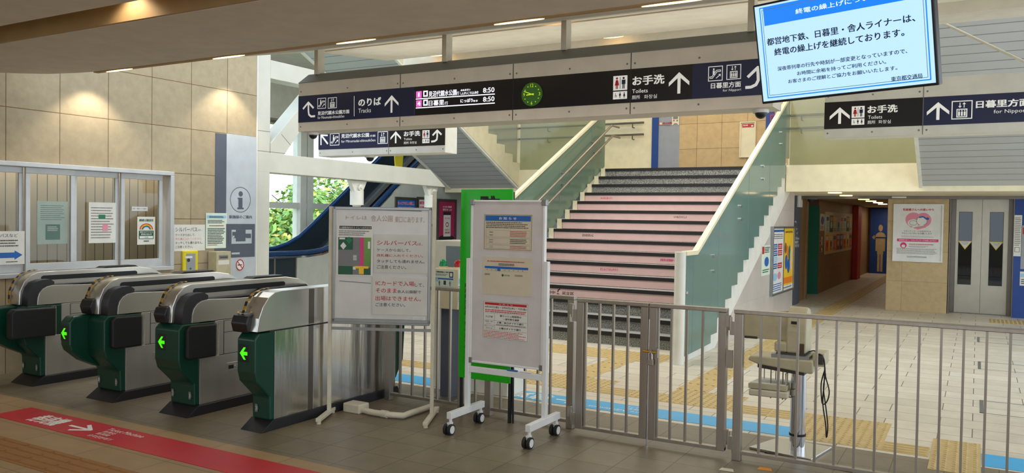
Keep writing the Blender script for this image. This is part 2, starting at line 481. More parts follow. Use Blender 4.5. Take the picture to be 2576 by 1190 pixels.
def arrow_up(p, u, v, h, w, t, mat, l=2):
    """plain upright arrow centred on u, from v to v+h"""
    k = w / 2
    p.rect(u - t / 2, v, u + t / 2, v + h * .8, mat, l)
    for sgn in (-1, 1):
        p.poly([(u, v + h), (u, v + h - t * 1.45), (u + sgn * k, v + h - k - t * 1.0), (u + sgn * k, v + h - k + t * .25)], mat, l)
def icon_elevator(p, u, v, w, h, fg='sign_white', l=2):
    p.frame(u, v, u + w, v + h, w * .05, fg, l)
    bx0, bx1, by0, by1 = u + w * .24, u + w * .76, v + h * .1, v + h * .56
    p.frame(bx0, by0, bx1, by1, w * .05, fg, l)
    for k in range(3):
        cx = bx0 + (bx1 - bx0) * (.24 + .26 * k)
        p.ell(cx, by0 + (by1 - by0) * .78, w * .035, w * .035, fg, l, n=8)
        p.rect(cx - w * .045, by0 + (by1 - by0) * .18, cx + w * .045, by0 + (by1 - by0) * .66, fg, l)
    for sx, sg in ((.4, -1), (.6, 1)):
        cx = u + w * sx; a = v + h * .62; b = v + h * .9
        p.rect(cx - w * .02, a, cx + w * .02, b, fg, l)
        tip = b if sg > 0 else a
        p.poly([(cx, tip), (cx - w * .09, tip - sg * h * .09), (cx + w * .09, tip - sg * h * .09)], fg, l)
def icon_escalator(p, u, v, w, h, fg='sign_white', l=2):
    p.frame(u, v, u + w, v + h, w * .05, fg, l)
    q = lambda a, b: (u + w * a, v + h * b)
    p.stroke([q(.12, .2), q(.3, .2), q(.62, .62), q(.85, .62), q(.85, .72), q(.58, .72), q(.26, .3), q(.12, .3), q(.12, .2)], w * .045, fg, l)
    p.rect(*q(.32, .42), *q(.44, .72), fg, l); p.ell(*q(.38, .8), w * .06, w * .06, fg, l, n=10)
    p.stroke([q(.55, .18), q(.82, .4)], w * .05, fg, l)
    p.poly([q(.86, .46), q(.86, .28), q(.7, .44)], fg, l)
def person(p, cx, v, h, mat, dress=False, l=3):
    r_ = h * .1
    p.ell(cx, v + h - r_, r_, r_, mat, l, n=12)
    if dress: p.poly([(cx - h * .1, v + h * .76), (cx + h * .1, v + h * .76), (cx + h * .2, v + h * .3), (cx - h * .2, v + h * .3)], mat, l)
    else: p.rect(cx - h * .17, v + h * .38, cx + h * .17, v + h * .76, mat, l)
    for s_ in (-1, 1): p.rect(cx + s_ * h * .06 - h * .04, v, cx + s_ * h * .06 + h * .04, v + h * .42, mat, l)
def icon_toilet(p, u, v, w, h):
    p.rect(u, v + h * .38, u + w, v + h, 'sign_white', 2)
    person(p, u + w * .27, v + h * .44, h * .5, 'print_red', True, 3)
    p.rect(u + w * .48, v + h * .44, u + w * .52, v + h * .94, 'print_grey', 3)
    person(p, u + w * .74, v + h * .44, h * .5, 'sign_navy', False, 3)
    p.rect(u, v, u + w, v + h * .33, 'sign_white', 2)
    p.ring(u + w * .2, v + h * .13, w * .07, w * .07, w * .025, 'print_black', 3, 12)
    p.stroke([(u + w * .18, v + h * .26), (u + w * .2, v + h * .16), (u + w * .27, v + h * .14)], w * .03, 'print_black', 3)
    person(p, u + w * .5, v + h * .05, h * .24, 'print_black', False, 3)
    person(p, u + w * .8, v + h * .05, h * .24, 'print_black', True, 3)

def Z(ox, oy, s): return lambda x, y: (ox + x / s, oy + y / s)
#__MORE__
# ================================================================== SETTING
def structure(g, name, **k): return g.obj(name, kind='structure', shift=False, **k)
XW = -8.2
# floor, in its differently coloured paving fields
def slab(x0, x1, y0, y1, m, z=0.0):
    g = G(); g.box((x0, y0, z - .12), (x1, y1, z), m); return structure(g, 'floor')
slab(-13.5, 6, 6.2, 31, 'floor_far'); slab(-8.3, 6, 3.9, 6.2, 'floor_near')
slab(-8.3, 6, 3.78, 3.9, 'floor_sand'); slab(-8.3, 6, -3, 3.78, 'floor_sand')
slab(-13.5, -8.3, -3, 6.2, 'floor_far')

# left wall of stone panels, with the booth window opening (z .97-2.06, y ..6.27)
g = G()
g.box((XW - .25, -3, 0), (XW, 6.29, .97), 'wall_stone')
g.box((XW - .25, -3, 2.06), (XW, 6.29, 4.2), 'wall_stone')
g.box((XW - .25, 6.29, 0), (XW, 7.565, 4.2), 'wall_stone')
structure(g, 'wall_left')
# booth behind the window
g = G(); g.box((XW - .66, 1.0, .7), (XW - .6, 7.2, 2.6), 'board_siding'); g.box((XW - .66, 7.1, .7), (XW - .25, 7.2, 2.6), 'board_siding')
g.box((XW - 1.1, 1.0, 2.5), (XW - .25, 7.2, 2.6), 'ceiling_warm'); g.box((XW - 1.1, 1.0, .7), (XW - .25, 7.2, .8), 'brown_wood')
structure(g, 'wall_booth')
area('booth_lamp', (XW - .42, 5.2, 2.45), (XW - .55, 5.2, 0), 40, .2, 3.4, (1, .93, .82))

# booth window: outer frame, four sliding sashes with one pane each
wy = [W(x, 540, x=XW).y for x in (72, 196, 312, 421)]
wroot = thing('window_1', 'wide aluminium sliding office window with four panes in the stone wall', 'window', (XW, 4.5, .97))
del wroot['label']; del wroot['category']; wroot['kind'] = 'structure'
g = G()
for a, b in (((3.0, 2.03), (6.30, 2.075)), ((3.0, .93), (6.30, .975)), ((6.25, .975), (6.30, 2.03))):
    g.box((XW - .2, a[0], a[1]), (XW + .03, b[0], b[1]), 'sash_alu')
g.obj('window_frame', wroot, bevel=.004)
edges = [3.0, wy[0], wy[1], wy[2], 6.2]
for i in range(4):
    a, b = edges[i], edges[i + 1]; xo = XW - .05 if i % 2 else XW - .09
    g = G(); t = .045
    g.box((xo - .03, a, .975), (xo, b, .975 + .09), 'sash_alu'); g.box((xo - .03, a, 2.03 - .06), (xo, b, 2.03), 'sash_alu')
    g.box((xo - .03, a, 1.065), (xo, a + t, 1.97), 'sash_alu'); g.box((xo - .03, b - t, 1.065), (xo, b, 1.97), 'sash_alu')
    sash = g.obj('sash', wroot, bevel=.003)
    ORG[sash.name] = ORG[wroot.name]
    box_obj('pane', (xo - .018, a + t, 1.06), (xo - .012, b - t, 1.97), 'booth_glass', sash)

# low warm ceiling near the camera, cut by light slots
g = G()
g.box((XW, -3, 2.9), (3.4, 3.21, 3.25), 'ceiling_warm')
g.box((XW, 3.21, 3.15), (3.4, 3.535, 3.25), 'slot_face')
g.box((XW, 3.535, 2.905), (3.4, 3.56, 3.2), 'slot_face')
structure(g, 'ceiling')
g = G()
g.prism([(3.4, 3.56), (3.4, 4.66), (-7.16, 4.66), (-7.4, 4.625), (-7.72, 4.54), (-7.95, 4.40), (-8.09, 4.28), (-8.2, 4.15), (-8.2, 3.56)], 'z', 2.9, 3.25, 'ceiling_warm')
g.box((-7.2, 4.66, 2.893), (3.4, 4.705, 2.95), 'slot_face')
structure(g, 'ceiling')
# higher white vaulted ceiling over the gates
g = G()
g.prism([(4.98, 2.975), (6.1, 3.23), (6.1, 3.6), (4.98, 3.6)], 'x', -5.85, 3.4, 'ceiling_white')
g.prism([(6.1, 3.27), (6.22, 3.30), (6.22, 3.6), (6.1, 3.6)], 'x', -5.85, 3.4, 'slot_face')
g.prism([(6.22, 3.25), (7.3, 3.355), (7.3, 3.6), (6.22, 3.6)], 'x', -5.85, 3.4, 'ceiling_white')
g.prism([(7.3, 3.42), (7.6, 3.44), (7.6, 3.6), (7.3, 3.6)], 'x', -5.4, 3.4, 'ceiling_white')
g.prism([(7.6, 3.33), (8.0, 3.34), (8.0, 3.6), (7.6, 3.6)], 'x', -5.85, 3.4, 'ceiling_white')
structure(g, 'ceiling')
# high pale ceiling above the escalators
structure(G().box((-12.3, 8.2, 4.5), (-9.72, 16.5, 4.7), 'white_paint'), 'ceiling')
# hall roof closing the top of the void
structure(G().box((-8.0, 8.6, 5.2), (3.4, 16.4, 5.35), 'white_paint'), 'ceiling')
structure(G().box((-8.4, -3.2, 0), (-4.2, -3, 3.2), 'wall_stone').box((-4.2, -3.2, 0), (6, -3, .9), 'wall_stone').box((-8.4, -3.2, 2.6), (6, -3, 3.2), 'wall_stone'), 'wall_rear')  # unseen wall blocking sky behind the camera, gap shaped for light on signs

# landing: slab, fascia, back wall
g = G()
g.box((-9.79, 14.2, 2.115), (-6.2, 16.6, 2.56), 'cream_paint'); g.box((-2.83, 14.2, 2.115), (3.2, 16.6, 2.56), 'cream_paint')
g.box((-6.2, 14.25, 2.115), (-2.83, 16.6, 2.5), 'cream_paint')
structure(g, 'trim_1')
g = G(); g.box((-6.2, 14.13, 2.4), (-2.83, 16.2, 2.544), 'granite'); structure(g, 'floor')
yb = 16.2
g = G()
g.box((-12.2, yb, 2.5), (-5.95, yb + .2, 5.3), 'cream_paint')
g.box((-5.95, yb - .02, 2.5), (-5.81, yb + .2, 5.3), 'blue_panel')
g.box((-5.81, yb, 2.5), (-5.36, yb + .2, 5.3), 'grey_panel')
g.box((-5.36, yb, 2.5), (-3.63, yb + .2, 5.3), 'wall_stone_back')
g.box((-3.63, yb - .02, 2.5), (-3.47, yb + .2, 5.3), 'blue_panel')
g.box((-3.47, yb, 2.5), (-3.2, yb + .2, 5.3), 'wall_stone_back')
g.box((-3.2, yb, 2.5), (3.2, yb + .2, 5.3), 'cream_paint')
structure(g, 'wall_back')
# grey wall under the left flight and landing
structure(G().box((-12.2, 15.2, 0), (-6.2, 15.4, 2.115), 'grey_panel'), 'wall_back')

# U-turn flights rising towards the gates, seen from below
def flight(x0, x1, name, tz=0):
    root = thing('stair_flight', name, 'stairs', (x0, 14.2, 2.2))
    g = G(); q = lambda y: 2.2 + .475 * (14.2 - y)
    g.prism([(14.2, q(14.2)), (8.7, q(8.7)), (8.7, q(8.7) + .06), (14.2, q(14.2) + .06)], 'x', x0 + .04, x1 - .04, 'louver')
    g.obj('soffit', root)
    pts = [(14.25, 2.2), (8.7, q(8.7)), (8.7, 2.545 + 18 * .157)]
    y = 14.25 - 17 * .31; z = 2.545 + 18 * .157
    k = 17
    while k >= 0:
        yy = 14.25 - k * .31
        pts.append((yy, 2.545 + (k + 1) * .157)); pts.append((yy, 2.545 + k * .157)); k -= 1
    g = G(); g.prism(pts, 'x', x1 - .06, x1 + .0, 'cream_paint'); g.obj('stringer', root)
    g = G(); g.prism(pts, 'x', x0, x0 + .06, 'cream_paint'); g.obj('stringer', root)
    for e in (x0, x1 - .05): G().prism([(14.2, q(14.2) - .03), (8.7, q(8.7) - .03), (8.7, q(8.7) + .01), (14.2, q(14.2) + .01)], 'x', e, e + .05, 'white_paint').obj('edge_trim', root)
    # glass above the steps
    g = G(); a = [(14.2, 2.56), (14.2, 3.7), (12.0, 4.85), (8.7, 6.2), (8.7, 2.545 + 18 * .157)]
    stair = [(14.25 - k * .31, 2.545 + k * .157) for k in range(17, 0, -1)]
    g.prism(a + stair, 'x', x1 - .035 if x1 < -5 else x0 + .035, (x1 - .022) if x1 < -5 else x0 + .048, 'balustrade')
    g.obj('glass_panel', root)
    return root
fl_ = flight(-9.68, -8.0, 'upper stair flight left of centre, grey slatted soffit and cream stepped stringer seen from below')
fr_ = flight(-.82, 2.6, 'upper stair flight at the right, its grey slatted soffit above the lift seen from below')

# column, header, corridor, lift surround
g = G(); g.box((-1.46, 16.56, 0), (-.46, 28.9, 2.14), 'pillar_stone'); structure(g, 'wall_pillar')
g = G(); g.box((-.46, 16.95, 0), (3.2, 17.3, 2.14), 'steel_dark'); structure(g, 'wall_lift')
g = G(); g.box((.545, 16.58, 0), (3.2, 16.95, 2.14), 'blue_panel'); structure(g, 'wall_blue')
for e in ((-3.2, 17.8, -3.1, 17.95), (-3.5, 19.2, -3.1, 29), (-3.24, 16.55, -3.125, 17.8), (-3.6, 17.8, -3.5, 19.2)):
    structure(G().box((e[0], e[1], 0), (e[2], e[3], 2.14), 'corridor_wall'), 'wall_corridor')
structure(G().box((-3.6, 28.7, 0), (-1.4, 28.9, 2.14), 'corridor_wall'), 'wall_far')
structure(G().box((-3.6, 16.6, 2.12), (3.2, 29, 2.2), 'ceiling_warm'), 'ceiling')
structure(G().box((-3.12, 16.5, 2.06), (3.2, 16.58, 2.13), 'steel_dark'), 'trim_2')
# paving field of warm brown tiles in the corridor
# stairs side wall: pale marble below the slanted stringer
g = G()
g.prism([(10.15, 0), (15.05, 0), (15.05, 2.12), (14.66, 2.12)], 'x', -3.2, -2.845, 'marble_pale')
structure(g, 'wall_right')
# outer window wall by the escalators
xo = -12.2
g = G()
g.box((xo - .15, 6, 3.5), (xo + .05, 17, 5.0), 'white_paint'); g.box((xo - .12, 6, 1.72), (xo + .08, 17, 1.84), 'white_paint')
for y0, y1 in ((8.4, 8.6), (12.35, 12.52), (12.55, 12.72), (15.9, 16.1)): g.box((xo - .12, y0, 0), (xo + .1, y1, 3.6), 'white_paint')
g.box((xo - .15, 6, 3.4), (xo + .12, 17, 3.46), 'steel_dark')
g.box((xo - .1, 6, 0), (xo + .1, 17, .15), 'white_paint')
w3 = structure(g, 'window_2')
g = G(); g.box((xo, 6, .15), (xo + .012, 17, 3.5), 'outer_glass'); o = g.obj('pane', w3)
for v in o.data.vertices: pass
ORG.pop(o.name, None)

# white steel frame: column at the wall end, tie beam, brace, header
g = G()
g.box((-8.45, 7.57, 0), (-8.2, 7.8, 4.3), 'frame_white')
g.prism([(7.57, 2.155), (11.92, 2.125), (11.45, 2.405), (7.57, 2.41)], 'x', -8.45, -8.199, 'frame_white')
bp_ = [W(*c, x=-8.2) for c in ((681, 360), (768, 254), (800, 214), (828, 236), (754, 332), (716, 389), (681, 397))]
g.prism([(c.y, c.z) for c in bp_], 'x', -8.45, -8.2, 'frame_white')
g.box((-8.45, 7.8, 3.40), (-8.2, 11.9, 3.645), 'frame_white')
pn = Pan(g, (-8.198, 0, 0), (0, 1, 0), (0, 0, 1), .0005)
for a, b in (((7.575, 2.69), (7.8, 2.695)), ((7.575, 2.425), (8.08, 2.43))): pn.rect(a[0], a[1], b[0], b[1], 'print_grey')
pn.stroke([(8.0, 2.68), (8.18, 2.54)], .005, 'print_grey')
structure(g, 'trim_3', bevel=.006)

# pinned steel brackets under the tie beam
for i, (px_, lab) in enumerate(((898, 'white steel pin bracket under the tie beam, above the left half of the first whiteboard'),
                                (1083, 'white steel pin bracket at the right end of the tie beam, beside the pink poster'))):
    p = W(px_, 470, x=-8.32); yy = p.y
    t = thing('pin_bracket', lab, 'bracket', (-8.32, yy, 1.7))
    g = G()
    g.prism([(yy - .19, 2.135), (yy + .19, 2.135), (yy + .09, 1.95), (yy - .09, 1.95)], 'x', -8.36, -8.28, 'white_paint')
    g.obj('gusset_plate', t, bevel=.004)
    g = G(); g.tube([(-8.36, yy, 2.03), (-8.235, yy, 2.03)], .05, 'white_paint', 16); g.tube([(-8.235, yy, 2.03), (-8.215, yy, 2.03)], .022, 'white_paint', 12); g.obj('pin', t)
    g = G(); g.tube([(-8.32, yy, 1.98), (-8.32, yy, 1.76)], .105, 'white_paint', 8); g.tube([(-8.32, yy, 1.76), (-8.32, yy, 1.735)], .075, 'white_paint', 12, r2=.06)
    g.tube([(-8.32, yy, 1.735), (-8.32, yy, 0)], .03, 'white_paint', 12); g.obj('post', t)

# ------------------------------------------------------------------ main staircase
st = thing('staircase', 'wide granite staircase with pink illustrated bands on ten risers, rising behind the gate', 'stairs', (-4.5, 9.63, 0))
TR, RH, Y0 = .299, .159, 9.63
XL, XR = -6.12, -2.95
texts = {4: ('展開中', '足立区'), 6: '花とみどりをふやそう', 7: '自転車は駐輪場へ', 9: 'まちをきれいに', 11: 'いつもうつくしく', 13: 'みんなにあいさつ'}
for k in range(16):
    y = Y0 + k * TR; z1 = (k + 1) * RH; pink = 3 <= k <= 12
    g = G()
    g.box((XL, y, k * RH - (.02 if k else 0)), (XR, y + TR + .05, z1 - .012), 'granite')
    step = g.obj('step', st)
    g = G(); g.box((XL, y - .012, z1 - .012), (XR, y + TR + .01, z1), 'tread_grey'); g.obj('tread', st)
    g = G(); g.box((XL + .0, y - .016, z1 - .045), (XR, y - .001, z1 + .002), 'nosing_black'); g.box((XL, y - .014, z1), (XR, y + .03, z1 + .004), 'nosing_black')
    g.obj('nosing', st)
    g = G(); g.box((XL - .05, y - .03, k * RH), (XL + .03, y + .1, z1 + .01), 'cream_paint'); g.obj('end_cap', st)
    if pink:
        g = G(); g.box((XL + .04, y - .004, k * RH + .006), (XR, y - .0005, z1 - .044), 'riser_pink')
        p = Pan(g, (0, y - .004, k * RH), step=.001)
        if k == 3:
            a = p.px(1378, 740)[0]
            p.text('展開中', a - .1, .03, a + .12, .075, 'print_black', 1, .02); p.text('足立区', a + .23, .03, a + .42, .075, 'print_black', 1, .02)
            p.stroke([(a + .2, .11), (a + .17, .09), (a + .16, .06)], .016, 'print_black')
            p.poly([(a + .14, .03), (a + .16, .045), (a + .2, .03)], 'print_black')
        for kk, t, x0, x1, m in ((5, '花とみどりをふやそう', 1511, 1556, 'print_pink'), (6, '自転車は駐輪場へ', 1662, 1698, 'print_pink'),
                                 (8, 'まちをきれいに', 1465, 1493, 'print_black'), (10, 'いつもうつくしく', 1694, 1727, 'sign_navy'), (12, 'みんなにあいさつ', 1509, 1539, 'print_pink')):
            if kk == k: p.text(t, p.px(x0, 600)[0], .045, p.px(x1, 600)[0], .085, m, 1, .03)
        g.obj('riser_band', st)

# white stepped stringer on the right side
pts = [(9.0, 0), (15.05, 2.12 * 0 + 2.12)]
outl = [(8.8, 0), (10.15, 0), (14.66, 2.12), (14.4, 2.56), (14.35, 2.60)]
for k in range(15, 2, -1):
    yy = Y0 + k * TR - .0
    outl += [(yy, (k + 1) * RH + .01), (yy, k * RH + .01)]
outl += [(10.2, .42), (10.2, .27), (9.93, .27), (9.9, .12), (8.8, .07)]
g = G(); g.prism(outl, 'x', XR, -2.848, 'white_paint'); g.obj('stringer', st)

lo = [(9.64, 0), (14.2, 0), (14.2, 2.5)]
for k in range(15, -1, -1): lo += [(Y0 + k * TR + .01, (k + 1) * RH - .02), (Y0 + k * TR + .01, max(k * RH - .02, 0))]
g = G(); g.prism(lo, 'x', XL - .06, XL - .005, 'blue_grey'); g.obj('stringer', st)
# right balustrade: teal glass, white coping, studs
gb = thing('glass_balustrade', 'teal frosted glass balustrade with white sloping coping on the right of the stairs', 'balustrade', (-2.82, 9.2, 0))
gp = [(8.82, .08), (8.82, 1.22), (9.19, 1.22), (14.35, 3.74), (14.35, 2.68)]
for k in range(15, 2, -1):
    yy = Y0 + k * TR - .04
    gp += [(yy, (k + 1) * RH - .05 if k < 15 else 2.68), (yy, k * RH - .05 + .0)]
gp += [(10.13, .38), (10.13, .2), (9.86, .2), (9.86, .1)]
g = G(); g.prism(gp, 'x', -2.835, -2.815, 'balustrade_teal'); g.obj('glass_panel', gb)
for yy, a, b in ((9.1, .09, 1.2), (10.13, .4, 1.66), (11.6, 1.2, 2.38), (12.9, 1.85, 3.0)):
    G().box((-2.816, yy, a), (-2.813, yy + .007, b), 'blue_grey').obj('panel_joint', gb)
g = G()
cop = [(8.78, 1.23), (9.19, 1.23), (14.35, 3.755)]
for i in range(2):
    (a, za), (b, zb) = cop[i], cop[i + 1]
    g.prism([(a, za - .02), (b, zb - .02), (b, zb + .03), (a, za + .03)], 'x', -2.86, -2.79, 'cream_paint')
g.obj('coping', gb, bevel=.004)
for px_, py_ in ((1794, 644), (1794, 683), (1727.5, 737), (1862, 519), (1862, 552), (1919, 418), (1919, 450), (1965, 333), (1965, 362)):
    w = W(px_, py_, x=-2.81)
    G().tube([(-2.815, w.y, w.z), (-2.79, w.y, w.z)], .022, 'chrome', 14).obj('glass_stud', gb)

t = G(); t.tube([(-2.86, 8.76, 0), (-2.86, 8.76, 1.25)], .062, 'white_paint', 28)
t.obj('newel_column', label='round white column standing at the foot of the teal glass balustrade', cat='column')

# left balustrade and two handrails
gl = thing('glass_balustrade', 'pale green glass balustrade with cream coping on the left of the stairs', 'balustrade', (-6.2, 9.2, 0))
a = W(1290, 498, x=-6.2); b = W(1500, 300, x=-6.2); sl = (b.z - a.z) / (b.y - a.y)
cz = lambda y: a.z + sl * (y - a.y)
g = G(); g.prism([(9.3, .05), (9.3, cz(9.3)), (14.3, cz(14.3)), (14.3, 2.6), (9.9, .25)], 'x', -6.21, -6.19, 'balustrade'); g.obj('glass_panel', gl)
g = G(); g.prism([(9.3, cz(9.3) - .02), (14.3, cz(14.3) - .02), (14.3, cz(14.3) + .035), (9.3, cz(9.3) + .035)], 'x', -6.235, -6.165, 'cream_paint'); g.obj('coping', gl, bevel=.004)
for yy in (11.0, 12.4, 13.7): G().box((-6.188, yy, .4 + (yy - 9.6) * .5), (-6.184, yy + .008, cz(yy) - .03), 'blue_grey').obj('panel_joint', gl)
for (p0, p1, nm, lab, ends, studs) in (
    ((1352, 508), (1539, 316), 'upper', 'upper of the two steel handrails on the left of the stairs', (1549, 318), ((1434, 427), (1510, 350))),
    ((1372, 520), (1541, 342), 'lower', 'lower of the two steel handrails on the left of the stairs', (1554, 345), ((1434, 455), (1514, 376)))):
    A = W(*p0, x=-6.02); B = W(*p1, x=-6.02); d = (B - A)
    A2 = A - d * (0.55 if nm == 'upper' else .45)
    hr = thing('handrail', lab, 'handrail', tuple(A2), group='steel handrails of the stairs')
    g = G(); g.tube([A2, A, B, B + Vector((0, .35, .0))], .021, 'steel', 12); g.obj('rail', hr)
    for sx, sy in studs:
        w = W(sx, sy, x=-6.02); g = G(); g.tube([(w.x, w.y, w.z + .01), (w.x, w.y, w.z - .05), (-6.19, w.y, w.z - .05)], .011, 'steel', 8); g.obj('bracket', hr)

# landing: glass guards and wall handrails
for x0, x1, lab, px0 in ((-2.78, -.83, 'pale green glass guard on the landing edge right of the stairs', 1985), (-7.98, -6.25, 'pale green glass guard on the landing edge left of the stairs', 1310)):
    t = thing('glass_guard', lab, 'glass guard', (x0, 14.2, 2.56))
    G().box((x0, 14.205, 2.56), (x1, 14.225, 3.75), 'balustrade_pale').obj('glass_panel', t)
    G().box((x0, 14.19, 3.75), (x1, 14.24, 3.8), 'cream_paint').obj('coping', t)
for x0, x1, side in ((-3.2, .2, 'right'), (-9.6, -6.1, 'left')):
    for zz, nm in ((3.63, 'upper'), (3.385, 'lower')):
        t = thing('wall_handrail', f'{nm} of two handrails on the landing wall seen through glass {side} of the stairs', 'handrail', (x0, 16.1, zz), group='landing wall handrails')
        G().tube([(x0, 16.1, zz), (x1, 16.1, zz)], .022, 'steel_dark', 10).obj('rail', t)
        n = int((x1 - x0) / 1.0)
        for i in range(n + 1):
            xx = x0 + .25 + i * (x1 - x0 - .5) / n
            G().tube([(xx, 16.1, zz - .02), (xx, 16.1, zz - .09), (xx, 16.2, zz - .09)], .012, 'steel_dark', 8).obj('bracket', t)
# ================================================================== TACTILE PAVING, FLOOR BANDS
_tn = [4]
def tactile(kind, x0, x1, y0, y1, m='tactile'):
    g = G(); g.box((x0, y0, -.01), (x1, y1, .003), m)
    if kind == 'dots':
        nx = max(1, round((x1 - x0) / .06)); ny = max(1, round((y1 - y0) / .06))
        for i in range(nx):
            for j in range(ny):
                cx = x0 + (i + .5) * (x1 - x0) / nx; cy = y0 + (j + .5) * (y1 - y0) / ny
                a = [(cx + .017 * math.cos(k * PI / 3), cy + .017 * math.sin(k * PI / 3), .003) for k in range(6)]
                b = [(cx + .010 * math.cos(k * PI / 3), cy + .010 * math.sin(k * PI / 3), .009) for k in range(6)]
                g.add(a + b, [(k, (k + 1) % 6, (k + 1) % 6 + 6, k + 6) for k in range(6)] + [tuple(range(6, 12))], m)
    else:
        along = 0 if kind == 'xbars' else 1
        L0, L1, C0, C1 = (x0, x1, y0, y1) if along == 0 else (y0, y1, x0, x1)
        nt = max(1, round((L1 - L0) / .3)); tl = (L1 - L0) / nt
        for t in range(nt):
            for k in range(4):
                c = C0 + (k + .5) * (C1 - C0) / 4; a = L0 + t * tl + .012; b = L0 + (t + 1) * tl - .012
                prof = [(c - .018, .003), (c + .018, .003), (c + .010, .009), (c - .010, .009)]
                g.prism(prof, 'x' if along == 0 else 'y', a, b, m)
    _tn[0] += 1
    g.obj(f'trim_{_tn[0]}', kind='structure')
tactile('dots', -6.0, -3.05, 8.66, 9.26)
tactile('ybars', -3.64, -3.34, 7.48, 8.66)
tactile('dots', -4.9, -3.03, 6.88, 7.48)
tactile('xbars', -7.6, -4.9, 6.95, 7.25)
tactile('xbars', -3.03, -2.73, 6.88, 7.18)
tactile('dots', -2.73, -2.43, 6.88, 7.18)
tactile('dots', -2.43, -1.77, 6.86, 7.46)
tactile('ybars', -2.45, -2.15, 7.46, 27.6)
tactile('xbars', -1.77, -1.17, 6.83, 7.13)
tactile('dots', -1.17, -.56, 6.26, 7.13)
tactile('xbars', -.56, -.26, 6.26, 6.53)
tactile('dots', -.25, .055, 5.95, 6.83)
tactile('xbars', -7.3, -3.2, 2.87, 3.17, 'tactile_shaded')
w0 = W(2490, 812, z=0); tactile('dots', w0.x, w0.x + 1.2, w0.y, w0.y + .6)
# dark paved field in front of the lift opening to the corridor

# guide bands on the floor
t = thing('floor_band', 'blue floor guidance band running behind the gates with white lettering', 'floor band', (-4, 6.42, 0))
g = G(); g.box((-8.0, 6.27, -.01), (-1.17, 6.57, .003), 'floor_blue'); g.obj('band', t)
g = G(); p = Pan(g, (0, 0, .003), (-1, 0, 0), (0, -1, 0), .0006)
p.text('精算機', 3.25, -6.53, 3.85, -6.31, 'sticker_white', 1, .02)
p.stroke([(3.2, -6.42), (2.98, -6.42)], .03, 'sticker_white'); p.stroke([(3.08, -6.34), (2.96, -6.42), (3.08, -6.50)], .03, 'sticker_white')
p.text('Fare Adjustment', 2.35, -6.39, 2.86, -6.32, 'sticker_white', 1); p.text('补票机', 2.35, -6.46, 2.55, -6.41, 'sticker_white', 1); p.text('정산기', 2.35, -6.53, 2.55, -6.48, 'sticker_white', 1)
g.obj('lettering', t)
t = thing('floor_band', 'short piece of blue floor band at the lower right corner behind the fence', 'floor band', (.6, 6.4, 0))
box_obj('band', (.06, 6.23, -.01), (3.0, 6.56, .003), 'floor_blue', t)
t = thing('floor_band', 'red floor guidance band in front of the ticket gates with arrow and lettering', 'floor band', (-5, 3.6, 0))
g = G(); g.box((-6.62, 3.455, -.01), (3.0, 3.765, .003), 'floor_red'); g.obj('band', t)
g = G(); p = Pan(g, (0, 0, .003), (1, 0, 0), (0, 1, 0), .0006)
zl = Z(0, 980, 2.862)
p.text('券売機', -6.27, 3.51, -5.93, 3.70, 'sticker_white', 1, .03)
p.stroke([(-5.83, 3.6), (-5.62, 3.6)], .028, 'sticker_white'); p.stroke([(-5.72, 3.68), (-5.58, 3.6), (-5.72, 3.52)], .03, 'sticker_white')
p.text('Ticket Machine', -5.5, 3.665, -5.1, 3.715, 'sticker_white', 1)
p.text('售票处', -5.47, 3.61, -5.33, 3.65, 'sticker_white', 1); p.text('售票機', -5.47, 3.56, -5.33, 3.60, 'sticker_white', 1); p.text('승차권판매기', -5.47, 3.495, -5.22, 3.54, 'sticker_white', 1)
g.obj('lettering', t)
for a, lab, m in (((1925, 1180), 'small orange floor sticker in front of the right fence', 'orange_sticker'), ((1829, 1182), 'small torn cream floor sticker left of the orange one', 'paper_cream')):
    w = W(*a, z=0); g = G(); g.prism([(w.x - .045, w.y - .03), (w.x + .05, w.y - .025), (w.x + .03, w.y + .03), (w.x - .04, w.y + .025)], 'z', -.002, .002, m)
    g.obj('floor_sticker', label=lab, cat='sticker')
# flush floor hatches at the right
zr = Z(1800, 740, 2.644)
for i, (a, b, pos) in enumerate((((1757, 705), (1755, 790), 'nearest'), ((1745, 448), (1745, 497), 'middle'), ((1740, 285), (1740, 318), 'farthest'))):
    A = W(*zr(*a), z=0); B = W(*zr(*b), z=0)
    g = G(); x0 = (A.x + B.x) / 2; y0, y1 = min(A.y, B.y), max(A.y, B.y)
    for e in ((x0, y0, x0 + .03, y1), (x0, y0, x0 + 1.2, y0 + .012), (x0, y1 - .012, x0 + 1.2, y1), (x0 + 1.19, y0, x0 + 1.2, y1)):
        g.box((e[0], e[1], -.005), (e[2], e[3], .002), 'alu')
    g.obj('floor_hatch', label=f'metal-edged floor hatch behind the right fence, {pos} of the three', cat='hatch', group='floor hatches')

